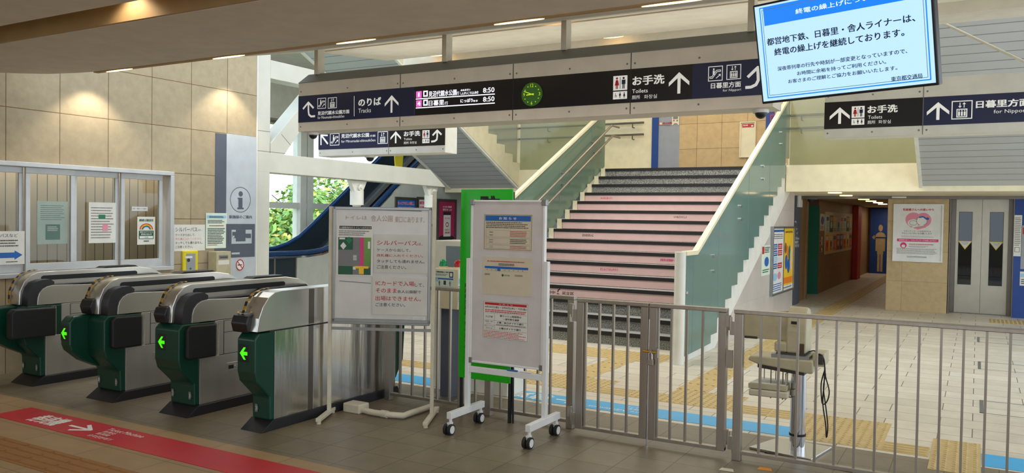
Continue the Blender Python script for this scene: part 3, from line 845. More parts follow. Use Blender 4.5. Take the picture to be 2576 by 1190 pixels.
# ================================================================== TICKET GATES
def ticket_gate(label, xl, xr, nose_y=4.14, nose_x=None, flap=(4.20, 4.48), half=False, num='2', far=5.79, arrow=True, reader=True, flapx=.045):
    t = thing('ticket_gate', label, 'ticket gate', ((xl + xr) / 2, 4.9, 0), group='ticket gates')
    g = G(); g.prism([(4.21, 0), (far + .06, 0), (far + .02, .075), (4.32, .075)], 'x', xl - .03, xr + (.012 if half else .03), 'plinth'); g.obj('plinth', t, bevel=.003)
    top = 1.03
    if not half:
        g = G(); g.box((xl, 4.352, .075), (xr, far, .445), 'brushed'); g.box((xl, 4.50, .445), (xr, far, .73), 'brushed'); g.obj('body', t, bevel=.003)
        g = G(); g.prism([(4.275, .733), (4.28, .80), (4.295, .845), (4.325, .88), (4.37, .902), (4.43, .91), (4.75, .897), (4.95, .897), (far - .1, .91), (far - .03, .89), (far, .85), (far, .733)], 'x', xl + .01, xr, 'brushed_plain')
        g.obj('upper_housing', t, bevel=.004)
        g = G(); g.prism([(4.195, .733), (4.20, .83), (4.22, .895), (4.26, .94), (4.32, .962), (4.40, .965), (4.44, .94), (4.44, .905), (4.37, .902), (4.325, .88), (4.295, .845), (4.275, .733)], 'x', xl + .03, xr - .012, 'charcoal', True)
        g.box((xl + .02, 4.33, .905), (xr - .01, far - .15, .912), 'charcoal'); g.obj('housing_collar', t)
        xc0, xc1 = xl + .02, xr - .11
        prof = [(4.17, .735), (4.18, .86), (4.22, .95), (4.28, 1.005), (4.36, 1.03), (5.38, 1.035), (5.54, 1.01), (5.66, .95), (5.74, .87), (5.76, .735)]
        g = G(); g.prism(prof, 'x', xc0, xc1, 'brushed_plain', True); hood = g.obj('hood', t, bevel=.006)
        g = G(); n = 10
        pill = [(4.40 + .028 * math.cos(a), .972 + .022 * math.sin(a)) for a in [PI / 2 + PI * k / n for k in range(n + 1)]] + \
               [(5.34 + .028 * math.cos(a), .972 + .022 * math.sin(a)) for a in [-PI / 2 + PI * k / n for k in range(n + 1)]]
        g.prism(pill, 'x', xc1 - .002, xc1 + .003, 'black_plastic'); g.obj('sensor_slot', t)
        g = G(); g.prism([(4.95, .905), (5.62, .905), (5.55, .965), (5.05, .955)], 'x', xc1, xr - .02, 'black_plastic'); g.obj('ticket_unit', t, bevel=.01)
        # guard pad seen along the top
        g = G(); g.prism([(5.0, 1.034), (5.04, 1.05), (5.36, 1.05), (5.4, 1.034)], 'x', xc0 + .02, xc1 - .02, 'black_plastic'); g.obj('display_cover', t)
        stripx0, stripx1 = xc0 - .004, xc0 + .02
        # seams, handle plates
        g = G()
        for z_ in (.722,): g.box((xr, 4.59, z_), (xr + .002, far - .01, z_ + .004), 'charcoal')
        g.box((xr, 4.59, .625), (xr + .002, 4.95, .629), 'charcoal'); g.box((xr, 4.586, .45), (xr + .002, 4.59, .725), 'charcoal')
        g.box((xr, 4.50, .446), (xr + .002, far - .01, .45), 'charcoal'); g.obj('seam', t)
        for (a, b) in ((4.68, .335), (4.885, .822)):
            lp = G(); lp.box((xr, a - .062, b - .035), (xr + .005, a + .062, b + .035), 'brushed_plain'); o = lp.obj('lock_plate', t, bevel=.008)
            ORG[o.name] = ORG[t.name]
            G().box((xr + .004, a - .045, b - .016), (xr + .008, a + .005, b + .014), 'black_plastic').obj('slot', o)
            G().tube([(xr + .004, a + .032, b), (xr + .012, a + .032, b)], .012, 'chrome', 12).obj('key_cylinder', o)
        # cushioned flap door, open against the side
        g = G(); g.prism([(flap[0], .47), (flap[0] + .02, .455), (flap[1], .452), (flap[1], .712), (flap[0] + .03, .72), (flap[0], .69)], 'x', xr, xr + flapx, 'flap_black'); fl = g.obj('flap_door', t, bevel=.012)
        ORG[fl.name] = ORG[t.name]
        g = G(); g.box((xr, flap[1] + .003, .45), (xr + .03, flap[1] + .035, .715), 'brushed_plain'); g.tube([(xr + .03, flap[1] + .02, .45), (xr + .03, flap[1] + .02, .715)], .01, 'chrome', 10); g.obj('hinge', fl)
    else:
        prof = [(4.17, .742), (4.19, .84), (4.225, .92), (4.28, .985), (4.34, 1.018), (4.42, 1.028), (far, 1.03), (far, .742)]
        g = G(); g.prism(prof, 'x', xl + .02, xr, 'brushed_plain'); g.obj('upper_housing', t, bevel=.004)
        g = G(); g.box((xl, 4.345, .075), (xr, 4.695, .734), 'brushed_wavy'); g.obj('side_panel', t, bevel=.002)
        g = G(); g.box((xl, 4.75, .075), (xr, far, .734), 'brushed_wavy'); g.obj('side_panel', t, bevel=.002)
        g = G(); g.box((xl + .01, 4.69, .075), (xr - .006, 4.76, 1.0), 'charcoal'); g.box((xl + .01, 4.3, .73), (xr - .006, far, .745), 'charcoal'); g.obj('joint_strip', t)
        g = G(); g.box((xr - .002, 4.693, .75), (xr + .001, 4.752, 1.022), 'steel_dark'); g.box((xr - .004, 4.693, .075), (xr - .001, 4.752, .735), 'steel_dark'); g.obj('seam', t)
        g = G(); g.prism([(far, .12), (far + .12, .3), (far + .14, .6), (far + .1, .735), (far, .735)], 'x', xl, xr, 'gate_green'); g.obj('end_nose', t, bevel=.02)
        for a, b in ((4.36, .985), (4.21, .84), (5.7, .985)):
            pass
        stripx0, stripx1 = xl + .016, xl + .04
    # green nose
    nx0, nx1 = nose_x if nose_x else (xl, xr)
    g = G()
    g.prism([(4.30, .075), (4.295, .25), (4.17, .375), (4.15, .45), (4.15, .69), (4.19, .732), (4.352, .732), (4.352, .075)], 'x', xl, xr + .0015, 'gate_green')
    if not half: g.box((xl + .003, 4.34, .446), (xr - .001, 4.51, .728), 'gate_green')
    nose = g.obj('front_cover', t, bevel=.012)
    if nose_x:
        g = G(); g.prism([(4.27, .27), (4.12, .345), (nose_y + .02, .44), (nose_y, .49), (nose_y, .68), (nose_y + .04, .725), (4.3, .732)], 'x', nx0, nx1, 'gate_green'); g.obj('nose', t, bevel=.015)
    fy = nose_y if nose_x else 4.15
    if arrow:
        g = G(); cx = (nx0 + nx1) / 2 if nose_x else xl + (xr - xl) * (.32 if not half else .42)
        zc = .585
        g.box((cx - .052, fy - .004, zc - .062), (cx + .052, fy + .01, zc + .062), 'black_plastic'); o = g.obj('arrow_display', t, bevel=.004)
        g = G(); p = Pan(g, (0, fy - .005, 0), (1, 0, 0), (0, 0, 1))
        p.rect(cx - .02, zc - .013, cx + .038, zc + .013, 'led_green', 1)
        p.poly([(cx - .04, zc), (cx, zc + .045), (cx + .022, zc + .045), (cx - .013, zc)], 'led_green', 1)
        p.poly([(cx - .04, zc), (cx - .013, zc), (cx + .022, zc - .045), (cx, zc - .045)], 'led_green', 1)
        ORG[o.name] = ORG[t.name]; g.obj('arrow', o)
    g = G(); n = 8; path = [(4.165, .745), (4.172, .86), (4.212, .952), (4.272, 1.008), (4.36, 1.034), (4.42, 1.037)]
    for i in range(len(path) - 1):
        (a, b), (c, d) = path[i], path[i + 1]
        for k in range(3):
            u0, u1 = k / 3, (k + 1) / 3
            q0 = (a + (c - a) * u0, b + (d - b) * u0); q1 = (a + (c - a) * u1, b + (d - b) * u1)
            nx_, nz_ = -(q1[1] - q0[1]), (q1[0] - q0[0]); L = math.hypot(nx_, nz_); nx_, nz_ = nx_ / L * .006, nz_ / L * .006
            g.prism([q0, q1, (q1[0] + nx_, q1[1] + nz_), (q0[0] + nx_, q0[1] + nz_)], 'x', stripx0 + .004, stripx1, 'gold' if (k + i) % 2 == 0 else 'black_plastic')
            pass
    g.obj('warning_strip', t)
    if reader:
        rx0, rx1 = (xl + .005, xl + (xr - xl) * (.5 if not half else .62))
        if half: rx0 = xl - .05
        g = G(); g.prism([(4.15, .733), (4.13, .80), (4.152, .855), (4.225, .88), (4.25, .733)], 'x', rx0, rx1, 'black_plastic'); rd = g.obj('card_reader', t, bevel=.01)
        ORG[rd.name] = ORG[t.name]
        g = G(); U = Vector((1, 0, 0)); V = (Vector((0, 4.235, .885)) - Vector((0, 4.15, .862))).normalized()
        p = Pan(g, ((rx0 + rx1) / 2, 4.1925, .8765), U, V, .003); hw = (rx1 - rx0) / 2 - .012
        p.ring(0, 0, hw, .034, .008, 'gold', 1, 24); g.obj('touch_ring', rd)
    g = G(); p = Pan(g, (0, 4.297, 0), (1, 0, 0), (0, 0, 1), .002)
    for cx, ch in ((xl + .035, num[0]), (xr - .04, num[1])) if len(num) > 1 else ((xl + .05, num[0]),):
        p.poly([(cx - .016, .125), (cx + .008, .125), (cx + .02, .155), (cx + .008, .185), (cx - .016, .185)], 'print_grey', 2)
        p.text(ch, cx - .008, .14, cx + .006, .17, 'print_white', 3)
    g.obj('number_plate', t)
    return t
ticket_gate('ticket gate next to the stone wall, farthest left, with a long black flap', -7.72, -7.43, nose_y=3.95, nose_x=(-7.72, -7.58), flap=(4.0, 4.40), num='1D', arrow=False, reader=False, flapx=.09)
ticket_gate('second ticket gate from the left, green nose jutting out with lit arrow', -6.57, -6.26, nose_y=3.99, nose_x=(-6.60, -6.48), num='1D')
ticket_gate('third ticket gate from the left, between two gates, rounded green front', -5.61, -5.33, num='23')
ticket_gate('rightmost ticket gate with flat stainless side panels beside the whiteboard', -4.68, -4.50, half=True, num='3')

# ================================================================== FENCES AND GATE LEAVES
def fence(label, x0, x1, y, posts, bars, name='fence', group=None, cat='fence', rail=(.985, 1.012), low=.055, stile=.028, bolt=True, zpost=0):
    t = thing(name, label, cat, ((x0 + x1) / 2, y, 0), group=group)
    G().box((x0, y - .03, rail[0]), (x1, y + .03, rail[1]), 'steel').obj('top_rail', t, bevel=.004)
    G().box((x0, y - .02, low - .012), (x1, y + .02, low + .012), 'steel').obj('bottom_rail', t, bevel=.002)
    for px_ in posts: G().box((px_ - stile, y - stile, zpost), (px_ + stile, y + stile, rail[0]), 'steel').obj('post', t, bevel=.004)
    for b in bars: G().box((b - .007, y - .012, low), (b + .007, y + .012, rail[0]), 'steel').obj('bar', t)
    return t
fy_ = 5.6
fence('stainless fence with vertical bars behind the two whiteboards and the green board', -4.45, -2.64, fy_, (-4.42, -3.66, -3.40, -2.668),
      [-4.3, -4.17, -4.04, -3.91, -3.785, -3.53, -3.29, -3.18, -3.07, -2.955, -2.845])
R5 = 5.47
g1 = fence('left leaf of the stainless double gate in front of the stairs', -2.565, -2.008, 5.485, (-2.537, -2.036), (-2.50, -2.39, -2.28, -2.168), 'gate_leaf', 'double gate leaves', 'gate', zpost=.045)
g2 = fence('right leaf of the stainless double gate, next to the right fence', -1.998, -1.452, 5.485, (-1.970, -1.480), (-1.94, -1.842, -1.733, -1.621), 'gate_leaf', 'double gate leaves', 'gate', zpost=.045)
fr = fence('long stainless fence at the right with thin vertical bars, in front of the ticket device', -1.40, 2.4, R5, (-1.368, 1.1, 2.37), [-1.226 + .117 * i for i in range(31) if abs(-1.226 + .117 * i - 1.1) > .05])
def hinge(root, x, y, z, s=1):
    g = G(); g.box((x - .03, y - .045, z - .04), (x + .0, y - .015, z + .04), 'steel'); g.box((x, y - .045, z - .09), (x + .035, y - .015, z + .0), 'steel')
    g.tube([(x, y - .035, z - .06), (x, y - .035, z + .03)], .012, 'steel', 10); g.obj('hinge', root, bevel=.002)
for z_ in (.93, .16): hinge(g2, -1.425, 5.485, z_)
for z_ in (.93, .16): hinge(g1, -2.60, 5.50, z_)
g = G(); g.box((-1.345 - .1, 5.425, .62), (-1.40, 5.45, .74), 'steel'); g.obj('strike_plate', fr, bevel=.002)
g = G(); w = W(1636, 886, y=5.44)
g.tube([(w.x - .055, 5.44, w.z + .003), (w.x + .05, 5.44, w.z)], .007, 'gold', 10); g.box((w.x - .01, 5.435, w.z - .018), (w.x + .012, 5.455, w.z + .018), 'steel'); g.box((w.x + .045, 5.43, w.z - .035), (w.x + .055, 5.47, w.z + .03), 'steel')
g.obj('latch_bolt', g2)
pad = thing('padlock', 'brass and steel padlock hanging from the gate latch', 'padlock', (w.x, 5.43, w.z - .08))
g = G(); g.tube([(w.x - .004, 5.425, w.z - .055), (w.x - .004, 5.425, w.z - .01), (w.x + .006, 5.425, w.z + .004), (w.x + .018, 5.425, w.z - .01), (w.x + .018, 5.425, w.z - .055)], .004, 'chrome', 8); g.obj('shackle', pad)
g = G(); g.box((w.x - .014, 5.415, w.z - .09), (w.x + .028, 5.435, w.z - .05), 'steel'); g.obj('lock_body', pad, bevel=.004)
g = G(); g.tube([(-2.0, 5.46, .0), (-2.0, 5.46, .9)], .006, 'chrome', 8); g.obj('drop_bolt', g1)
# white taped cable on the fence post
box_obj('cable_tie_box', (-2.665, 5.545, .82), (-2.625, 5.571, .90), 'white_paint', None, label='small white plastic box strapped to the fence post left of the gate', cat='plastic box', bevel=.004)

# ================================================================== WHITEBOARD ONE (papers and map)
P0 = Vector((-4.444, 4.874, 0)); U = Vector((.90188, .43199, 0)); Vz = Vector((0, 0, 1)); Nn = U.cross(Vz)
Mw = Matrix.Translation(P0) @ Matrix(((U.x, -Nn.x, 0, 0), (U.y, -Nn.y, 0, 0), (0, 0, 1, 0), (0, 0, 0, 1)))
wb = thing('whiteboard', 'framed whiteboard on a wheel-less T-foot stand covered with notices and a map', 'whiteboard', tuple(P0 + U * .4))
G(Mw).box((.035, -.008, .775), (.785, .012, 1.652), 'board_white').obj('board_panel', wb)
g = G(Mw)
for a, b in (((.02, .755), (.80, .785)), ((.02, 1.645), (.80, 1.668)), ((.02, .755), (.04, 1.668)), ((.78, .755), (.80, 1.668))): g.box((a[0], -.014, a[1]), (b[0], .016, b[1]), 'alu')
g.obj('board_frame', wb, bevel=.003)
G(Mw).box((.02, -.05, .745), (.80, -.008, .762), 'alu').obj('pen_tray', wb, bevel=.003)
for u_, top in ((-.005, 1.668), (.822, 1.80)):
    G(Mw).box((u_ - .014, .0, .03), (u_ + .014, .028, top), 'old_white').obj('stand_post', wb, bevel=.002)
    fr_e = .13 if u_ < .2 else .26
    g = G(Mw); g.box((u_ - .02, -.27, .018), (u_ + .02, fr_e, .045), 'old_white'); g.tube([(u_, -.25, 0), (u_, -.25, .02)], .018, 'old_white', 12); g.tube([(u_, fr_e - .02, 0), (u_, fr_e - .02, .02)], .018, 'old_white', 12)
    g.obj('foot', wb, bevel=.004)
G(Mw).box((-.005, .004, .69), (.822, .022, .712), 'alu').obj('cross_rail', wb)
zb = Z(840, 520, 3.966)
def board_pan(g, l0=.010): return Pan(g, P0 + Nn * l0, U, Vz, .0012)
g = G(); p = board_pan(g, .0085)
p.ptext('トイレは', zb(120, 88), zb(330, 130), 'marker_faint', 1); p.ptext('舎人公園', zb(370, 85), zb(585, 150), 'marker_faint', 1); p.ptext('東口にあります。', zb(610, 95), zb(905, 163), 'marker_faint', 1)
g.obj('handwriting', wb)
for a, b in (((120, 22), (875, 45)), ((55, 740), (370, 765))):
    g = G(); p = board_pan(g, .0085); p.stroke([p.px(*zb(*a)), p.px(*zb(*b))], .006, 'print_grey'); g.obj('paper_holder', wb)
def sheet_obj(name, label, cat, plane, a, b, m, art, group=None, th=.0015):
    """a thin real sheet on the plane; art(pan, u0, v0, w, h) prints on it"""
    O, Ux, Vx, step = plane
    g = G(); p = Pan(g, O, Ux, Vx, step)
    if isinstance(a[0], (int, float)) and a[0] > 20 or True:
        q0 = p.px(*a); q1 = p.px(*b)
    u0, u1 = min(q0[0], q1[0]), max(q0[0], q1[0]); v0, v1 = min(q0[1], q1[1]), max(q0[1], q1[1])
    # body with thickness
    A = p.O + p.U * u0 + p.V * v0; c = []
    for k in (0, 1):
        for (u_, v_) in ((u0, v0), (u1, v0), (u1, v1), (u0, v1)): c.append(p.O + p.U * u_ + p.V * v_ + p.N * (k * th))
    g.add(c, [(3, 2, 1, 0), (4, 5, 6, 7), (0, 1, 5, 4), (1, 2, 6, 5), (2, 3, 7, 6), (3, 0, 4, 7)], m)
    p.O = p.O + p.N * th
    if art: art(p, u0, v0, u1 - u0, v1 - v0)
    return g.obj(name, label=label, cat=cat, group=group)
WB1 = (P0 + Nn * .010, U, Vz, .0008)
def art(p, u, v, w, h):
    q = lambda a, b: p.px(*zb(a, b))
    def R_(a, b, c, d, m, l=1): s0 = q(a, b); s1 = q(c, d); p.rect(s0[0], s0[1], s1[0], s1[1], m, l)
    R_(55, 190, 376, 226, 'charcoal'); p.ptext('公園敷地内のトイレへの行き方', zb(60, 197), zb(372, 222), 'print_white', 2)
    s0 = q(50, 232); s1 = q(370, 295); p.lines(s0[0], s1[1], s1[0], s0[1], 3, 'print_black', 1, .35, 3)
    R_(45, 303, 368, 682, 'print_grey'); R_(45, 303, 190, 430, 'print_darkgreen', 2); R_(45, 590, 188, 678, 'print_darkgreen', 2); R_(298, 610, 362, 680, 'print_darkgreen', 2); R_(300, 310, 366, 590, 'leaf_dark', 2)
    R_(262, 308, 296, 600, 'print_pink', 3); R_(210, 592, 346, 618, 'print_yellow', 3); R_(250, 612, 298, 672, 'print_yellow', 3); R_(190, 430, 232, 600, 'tape', 2)
    for k in range(6): R_(192, 484 + k * 9, 228, 489 + k * 9, 'print_white', 3)
    for (a, b, m) in ((152, 335, 'print_green'), (95, 390, 'print_white')):
        c = q(a, b); p.poly([(c[0], c[1] + .03), (c[0] + .025, c[1]), (c[0], c[1] - .03), (c[0] - .025, c[1])], m, 3)
    R_(55, 308, 112, 326, 'print_white', 3); R_(340, 348, 362, 420, 'print_white', 3); R_(190, 598, 218, 628, 'print_white', 3)
sheet_obj('map_notice', 'paper with a green and grey route map on the first whiteboard', 'notice', WB1, zb(30, 180), zb(386, 692), 'paper', art)
def art(p, u, v, w, h):
    for t_, a, b, m in (('シルバーパス', (430, 335), (832, 388), 'print_red'), ('は、', (835, 362), (885, 388), 'print_red'), ('ケースから出して、', (428, 415), (765, 452), 'print_black'),
                        ('改札機に入れてください。', (428, 470), (890, 508), 'print_red'), ('タッチしても通れません。', (428, 526), (905, 568), 'print_black'), ('ご注意ください。', (428, 582), (722, 624), 'print_black')):
        p.ptext(t_, zb(*a), zb(*b), m, 1, .008)
sheet_obj('notice_sheet', 'red and black silver pass notice on the first whiteboard, above the card notice', 'notice', WB1, zb(402, 272), zb(938, 668), 'paper', art)
def art(p, u, v, w, h):
    for t_, a, b, m in (('ICカードで入場', (418, 738), (800, 795), 'print_red'), ('して、', (806, 765), (898, 800), 'print_black'), ('そのまま', (418, 812), (626, 862), 'print_red'),
                        ('舎人公園駅で', (632, 832), (870, 868), 'print_black'), ('出場はできません。', (415, 888), (868, 946), 'print_red'), ('ご注意ください。', (415, 957), (712, 1000), 'print_black')):
        p.ptext(t_, zb(*a), zb(*b), m, 1, .008)
sheet_obj('notice_sheet', 'red and black card entry notice in the lower right of the first whiteboard', 'notice', WB1, zb(385, 690), zb(930, 1085), 'paper', art)
sheet_obj('name_sticker', 'small white sticker in the bottom right corner of the first whiteboard', 'sticker', WB1, zb(790, 1097), zb(908, 1138), 'print_white', lambda p, u, v, w, h: p.lines(u + .003, v + .003, u + w - .003, v + h - .003, 3, 'print_grey', 1, .3))
# clear sleeves over both notices
for a, b, lab in (((400, 268), (942, 672), 'clear plastic sleeve over the silver pass notice'), ((383, 686), (934, 1089), 'clear plastic sleeve over the card entry notice')):
    sheet_obj('clear_sleeve', lab, 'sleeve', (P0 + Nn * .0145, U, Vz, .001), zb(*a), zb(*b), 'clear_sheet', None, th=.0004)

# ================================================================== WHITEBOARD TWO (on casters)
wy2 = 5.17
w2 = thing('whiteboard', 'tall white notice board on a frame with casters, three notices on it', 'whiteboard', (-3.0, wy2, 0))
x0, x1 = -3.312, -2.698
G().box((x0, wy2, .512), (x1, wy2 + .025, 1.722), 'board_grey').obj('board_panel', w2, bevel=.004)
g = G()
for a, b in (((x0 - .008, .505), (x1 + .008, .52)), ((x0 - .008, 1.715), (x1 + .008, 1.73)), ((x0 - .008, .505), (x0 + .01, 1.73)), ((x1 - .01, .505), (x1 + .008, 1.73))): g.box((a[0], wy2 - .005, a[1]), (b[0], wy2 + .03, b[1]), 'caster_white')
g.obj('board_frame', w2, bevel=.003)
for cx in (x0 + .002, x1 - .002):
    for cz in (.522, 1.712): G().box((cx - .02, wy2 - .008, cz - .022), (cx + .02, wy2 + .033, cz + .022), 'alu').obj('corner_cap', w2, bevel=.005)
for i, px_ in enumerate((-3.335, -2.675)):
    G().box((px_ - .016, wy2 - .01, .13), (px_ + .016, wy2 + .03, 1.29), 'caster_white').obj('upright', w2, bevel=.002)
    g = G(); g.box((px_ - .02, 4.93, .115), (px_ + .02, 5.40, .165), 'caster_white'); g.obj('foot', w2, bevel=.003)
    for cy in (4.955, 5.37):
        cc = thing('caster', '', '', (px_, cy, 0)); del cc['label']; del cc['category']
        cc.parent = w2; cc.location = Vector((px_, cy, 0)) - ORG[w2.name]; ORG[cc.name] = Vector((px_, cy, 0))
        g = G()
        for s_ in (-.018, .018): g.tube([(px_ + s_ - .011, cy - .02, .04), (px_ + s_ + .011, cy - .02, .04)], .04, 'rubber', 24)
        g.obj('tyre', cc)
        g = G()
        for s_ in (-.03, .03): g.tube([(px_ + s_ - .001, cy - .02, .04), (px_ + s_ + .001, cy - .02, .04)], .029, 'caster_white', 24)
        g.tube([(px_, cy, .05), (px_, cy, .118)], .012, 'caster_white', 12); g.box((px_ - .012, cy - .03, .06), (px_ + .012, cy + .015, .09), 'caster_white'); g.obj('hub', cc)
g = G(); g.box((-3.335, wy2 - .008, .43), (-2.675, wy2 + .02, .475), 'caster_white'); g.obj('cross_rail', w2, bevel=.003)
zc = Z(1190, 500, 2.705)
WB2 = ((0, wy2, 0), (1, 0, 0), (0, 0, 1), .0009)
def art(p, u, v, w, h):
    p.frame(u + w * .015, v + h * .015, u + w * .985, v + h * .985, .002, 'print_black')
    p.rect(u + w * .035, v + h * .81, u + w * .965, v + h * .96, 'print_blue'); p.text('お 知 ら せ', u + w * .32, v + h * .845, u + w * .68, v + h * .92, 'print_white', 2, .02)
    p.lines(u + w * .05, v + h * .60, u + w * .93, v + h * .79, 4, 'print_black', 1, .4, 5)
    for k, (a, b) in enumerate(((.36, .55), (.17, .33), (.04, .14))):
        p.frame(u + w * .05, v + h * a, u + w * .96, v + h * b, .0012, 'print_grey'); p.rect(u + w * .48, v + h * b - .001, u + w * .96, v + h * b, 'print_grey')
        p.lines(u + w * .12, v + h * a + .004, u + w * .2, v + h * b - .004, 2, 'print_grey', 1, .3, k, 0)
        p.lines(u + w * .55, v + h * a + .003, u + w * .9, v + h * b - .003, max(2, 4 - k), 'print_black' if k == 1 else 'print_red', 2, .4, k + 9, .1)
sheet_obj('notice_sheet', 'top notice on the caster board, with a blue heading bar', 'notice', WB2, zc(75, 103), zc(403, 358), 'paper_cream', art)
def art(p, u, v, w, h):
    p.lines(u + w * .1, v + h * .87, u + w * .85, v + h * .9, 1, 'print_red', 1, .8, 2, 0); p.lines(u + w * .33, v + h * .77, u + w * .66, v + h * .84, 2, 'print_black', 1, .5, 4, .1)
    p.rect(u + w * .05, v + h * .69, u + w * .93, v + h * .75, 'print_blue'); p.rect(u + w * .31, v + h * .63, u + w * .37, v + h * .75, 'print_blue')
    p.rect(u + w * .05, v + h * .625, u + w * .93, v + h * .628, 'print_grey')
    for k in range(9): p.rect(u + w * (.09 + .09 * k), v + h * .645, u + w * (.11 + .09 * k), v + h * .665, 'print_grey')
    c = (u + w * .42, v + h * .52); p.poly([(c[0], c[1] + .012), (c[0] + .012, c[1]), (c[0], c[1] - .012), (c[0] - .012, c[1])], 'print_darkgreen'); p.text('東京都', c[0] + .016, c[1] - .006, c[0] + .06, c[1] + .006, 'print_darkgreen', 1)
    p.lines(u + w * .05, v + h * .5, u + w * .16, v + h * .56, 2, 'print_black', 1, .4, 6, 0); p.lines(u + w * .66, v + h * .5, u + w * .82, v + h * .56, 2, 'print_black', 1, .4, 7, 0)
sheet_obj('notice_sheet', 'middle cream notice on the caster board, with a small blue table', 'notice', WB2, zc(66, 392), zc(398, 668), 'paper_cream', art)
def art(p, u, v, w, h):
    p.frame(u + w * .01, v + h * .01, u + w * .99, v + h * .99, .002, 'print_black')
    p.rect(u + w * .04, v + h * .90, u + w * .96, v + h * .965, 'print_red'); p.text('お 知 ら せ', u + w * .36, v + h * .915, u + w * .66, v + h * .95, 'print_white', 2)
    p.text('4月30日(金)・5月6日(木)・7日(金)', u + w * .04, v + h * .81, u + w * .96, v + h * .875, 'print_black', 1, .015)
    p.lines(u + w * .05, v + h * .70, u + w * .96, v + h * .79, 2, 'print_red', 1, .55, 8, .05)
    for a in (.68, .49, .36, .24): p.rect(u + w * .03, v + h * a, u + w * .97, v + h * a + .0012, 'print_black')
    p.rect(u + w * .26, v + h * .24, u + w * .263, v + h * .68, 'print_black')
    p.text('大江戸線', u + w * .06, v + h * .56, u + w * .22, v + h * .61, 'print_black', 1, .01)
    p.text('朝ラッシュ時間帯の', u + w * .38, v + h * .60, u + w * .85, v + h * .655, 'print_black', 1, .02); p.text('一部列車を減便', u + w * .45, v + h * .52, u + w * .8, v + h * .575, 'print_black', 1, .02)
    p.text('日暮里・舎人', u + w * .05, v + h * .44, u + w * .24, v + h * .475, 'print_black', 1); p.text('ライナー', u + w * .08, v + h * .385, u + w * .2, v + h * .42, 'print_black', 1)
    p.text('土曜・休日ダイヤで運行', u + w * .31, v + h * .42, u + w * .9, v + h * .475, 'print_black', 1, .02); p.lines(u + w * .3, v + h * .37, u + w * .95, v + h * .405, 1, 'print_grey', 1, .7, 5, 0)
    p.text('東京さくらトラム', u + w * .04, v + h * .315, u + w * .24, v + h * .345, 'print_black', 1); p.text('(都電荒川線)', u + w * .07, v + h * .265, u + w * .22, v + h * .295, 'print_black', 1)
    p.text('土曜日ダイヤで運行', u + w * .36, v + h * .27, u + w * .84, v + h * .325, 'print_black', 1, .02)
    p.lines(u + w * .03, v + h * .03, u + w * .97, v + h * .22, 5, 'print_red', 1, .4, 12, .2)
sheet_obj('notice_sheet', 'bottom notice on the caster board, with a red heading bar and dates', 'notice', WB2, zc(70, 692), zc(375, 978), 'paper', art)
for i, (cx, col) in enumerate(((-2.98, 'print_blue'), (-2.87, 'print_white'))):
    g = G(); g.tube([(cx, wy2 - .012, .482), (cx + .09, wy2 - .012, .482)], .006, col, 10); g.obj('marker_pen', label=f'{"blue" if i == 0 else "white"} marker pen lying on the rail of the caster board', cat='pen')

# ================================================================== GREEN BOARD
gb_ = thing('notice_stand', 'tall bright green board on dark legs behind the caster board', 'sign', (-3.36, 5.48, 0))
G().box((-3.6, 5.452, .312), (-3.122, 5.464, 1.822), 'green_board').obj('board_panel', gb_, bevel=.002)
g = G(); p = Pan(g, (0, 5.452, 0), (1, 0, 0), (0, 0, 1))
z7 = Z(1080, 600, 2.5875)
a = p.px(1209, 492); b = p.px(1257, 540); p.text('防', a[0], b[1], b[0], a[1], 'print_black', 1, .05)
for i, ch in enumerate('東京都交通局'): p.ptext(ch, z7(230, 288 + i * 36), z7(254, 318 + i * 36), 'print_black', 1, .03)
for i, ch in enumerate('警視庁竹の塚警察署'): p.ptext(ch, z7(230, 540 + i * 37), z7(254, 572 + i * 37), 'print_black', 1, .03)
g.obj('lettering', gb_)
g = G()
for xx in (-3.595, -3.145): g.box((xx, 5.466, 0), (xx + .022, 5.488, 1.80), 'dark_metal')
g.box((-3.59, 5.466, 1.2), (-3.13, 5.48, 1.22), 'dark_metal')
g.obj('stand_frame', gb_)
G().tube([(-3.11, 5.49, .0), (-3.125, 5.49, .7)], .009, 'dark_metal', 8).obj('rear_strut', gb_)

# ================================================================== INTERCOM BOX WITH LAMPS
ib = thing('information_box', 'beige notice box on a dark post behind the fence, under two dome lamps', 'box', (-4.05, 6.0, 0))
G().box((-4.19, 5.9, .79), (-3.915, 6.12, 1.145), 'cream_paint').obj('box_body', ib, bevel=.006)
G().box((-4.11, 5.93, 0), (-3.99, 6.05, .79), 'slate').obj('post', ib, bevel=.004)
G().box((-4.2, 5.85, 0), (-3.9, 6.15, .012), 'steel').obj('base_plate', ib)
for cx, m, col in ((-4.12, 'lamp_green', 'green'), (-3.96, 'lamp_red', 'red')):
    g = G(); g.tube([(cx, 5.97, 1.145), (cx, 5.97, 1.16)], .04, 'cream_paint', 20); g.tube([(cx, 5.97, 1.16), (cx, 5.97, 1.19)], .036, m, 20, r2=.034); g.sphere((cx, 5.97, 1.19), .034, m, zmin=0)
    g.obj('signal_lamp', label=f'{col} dome lamp on top of the beige notice box', cat='lamp', group='dome lamps on the notice box')
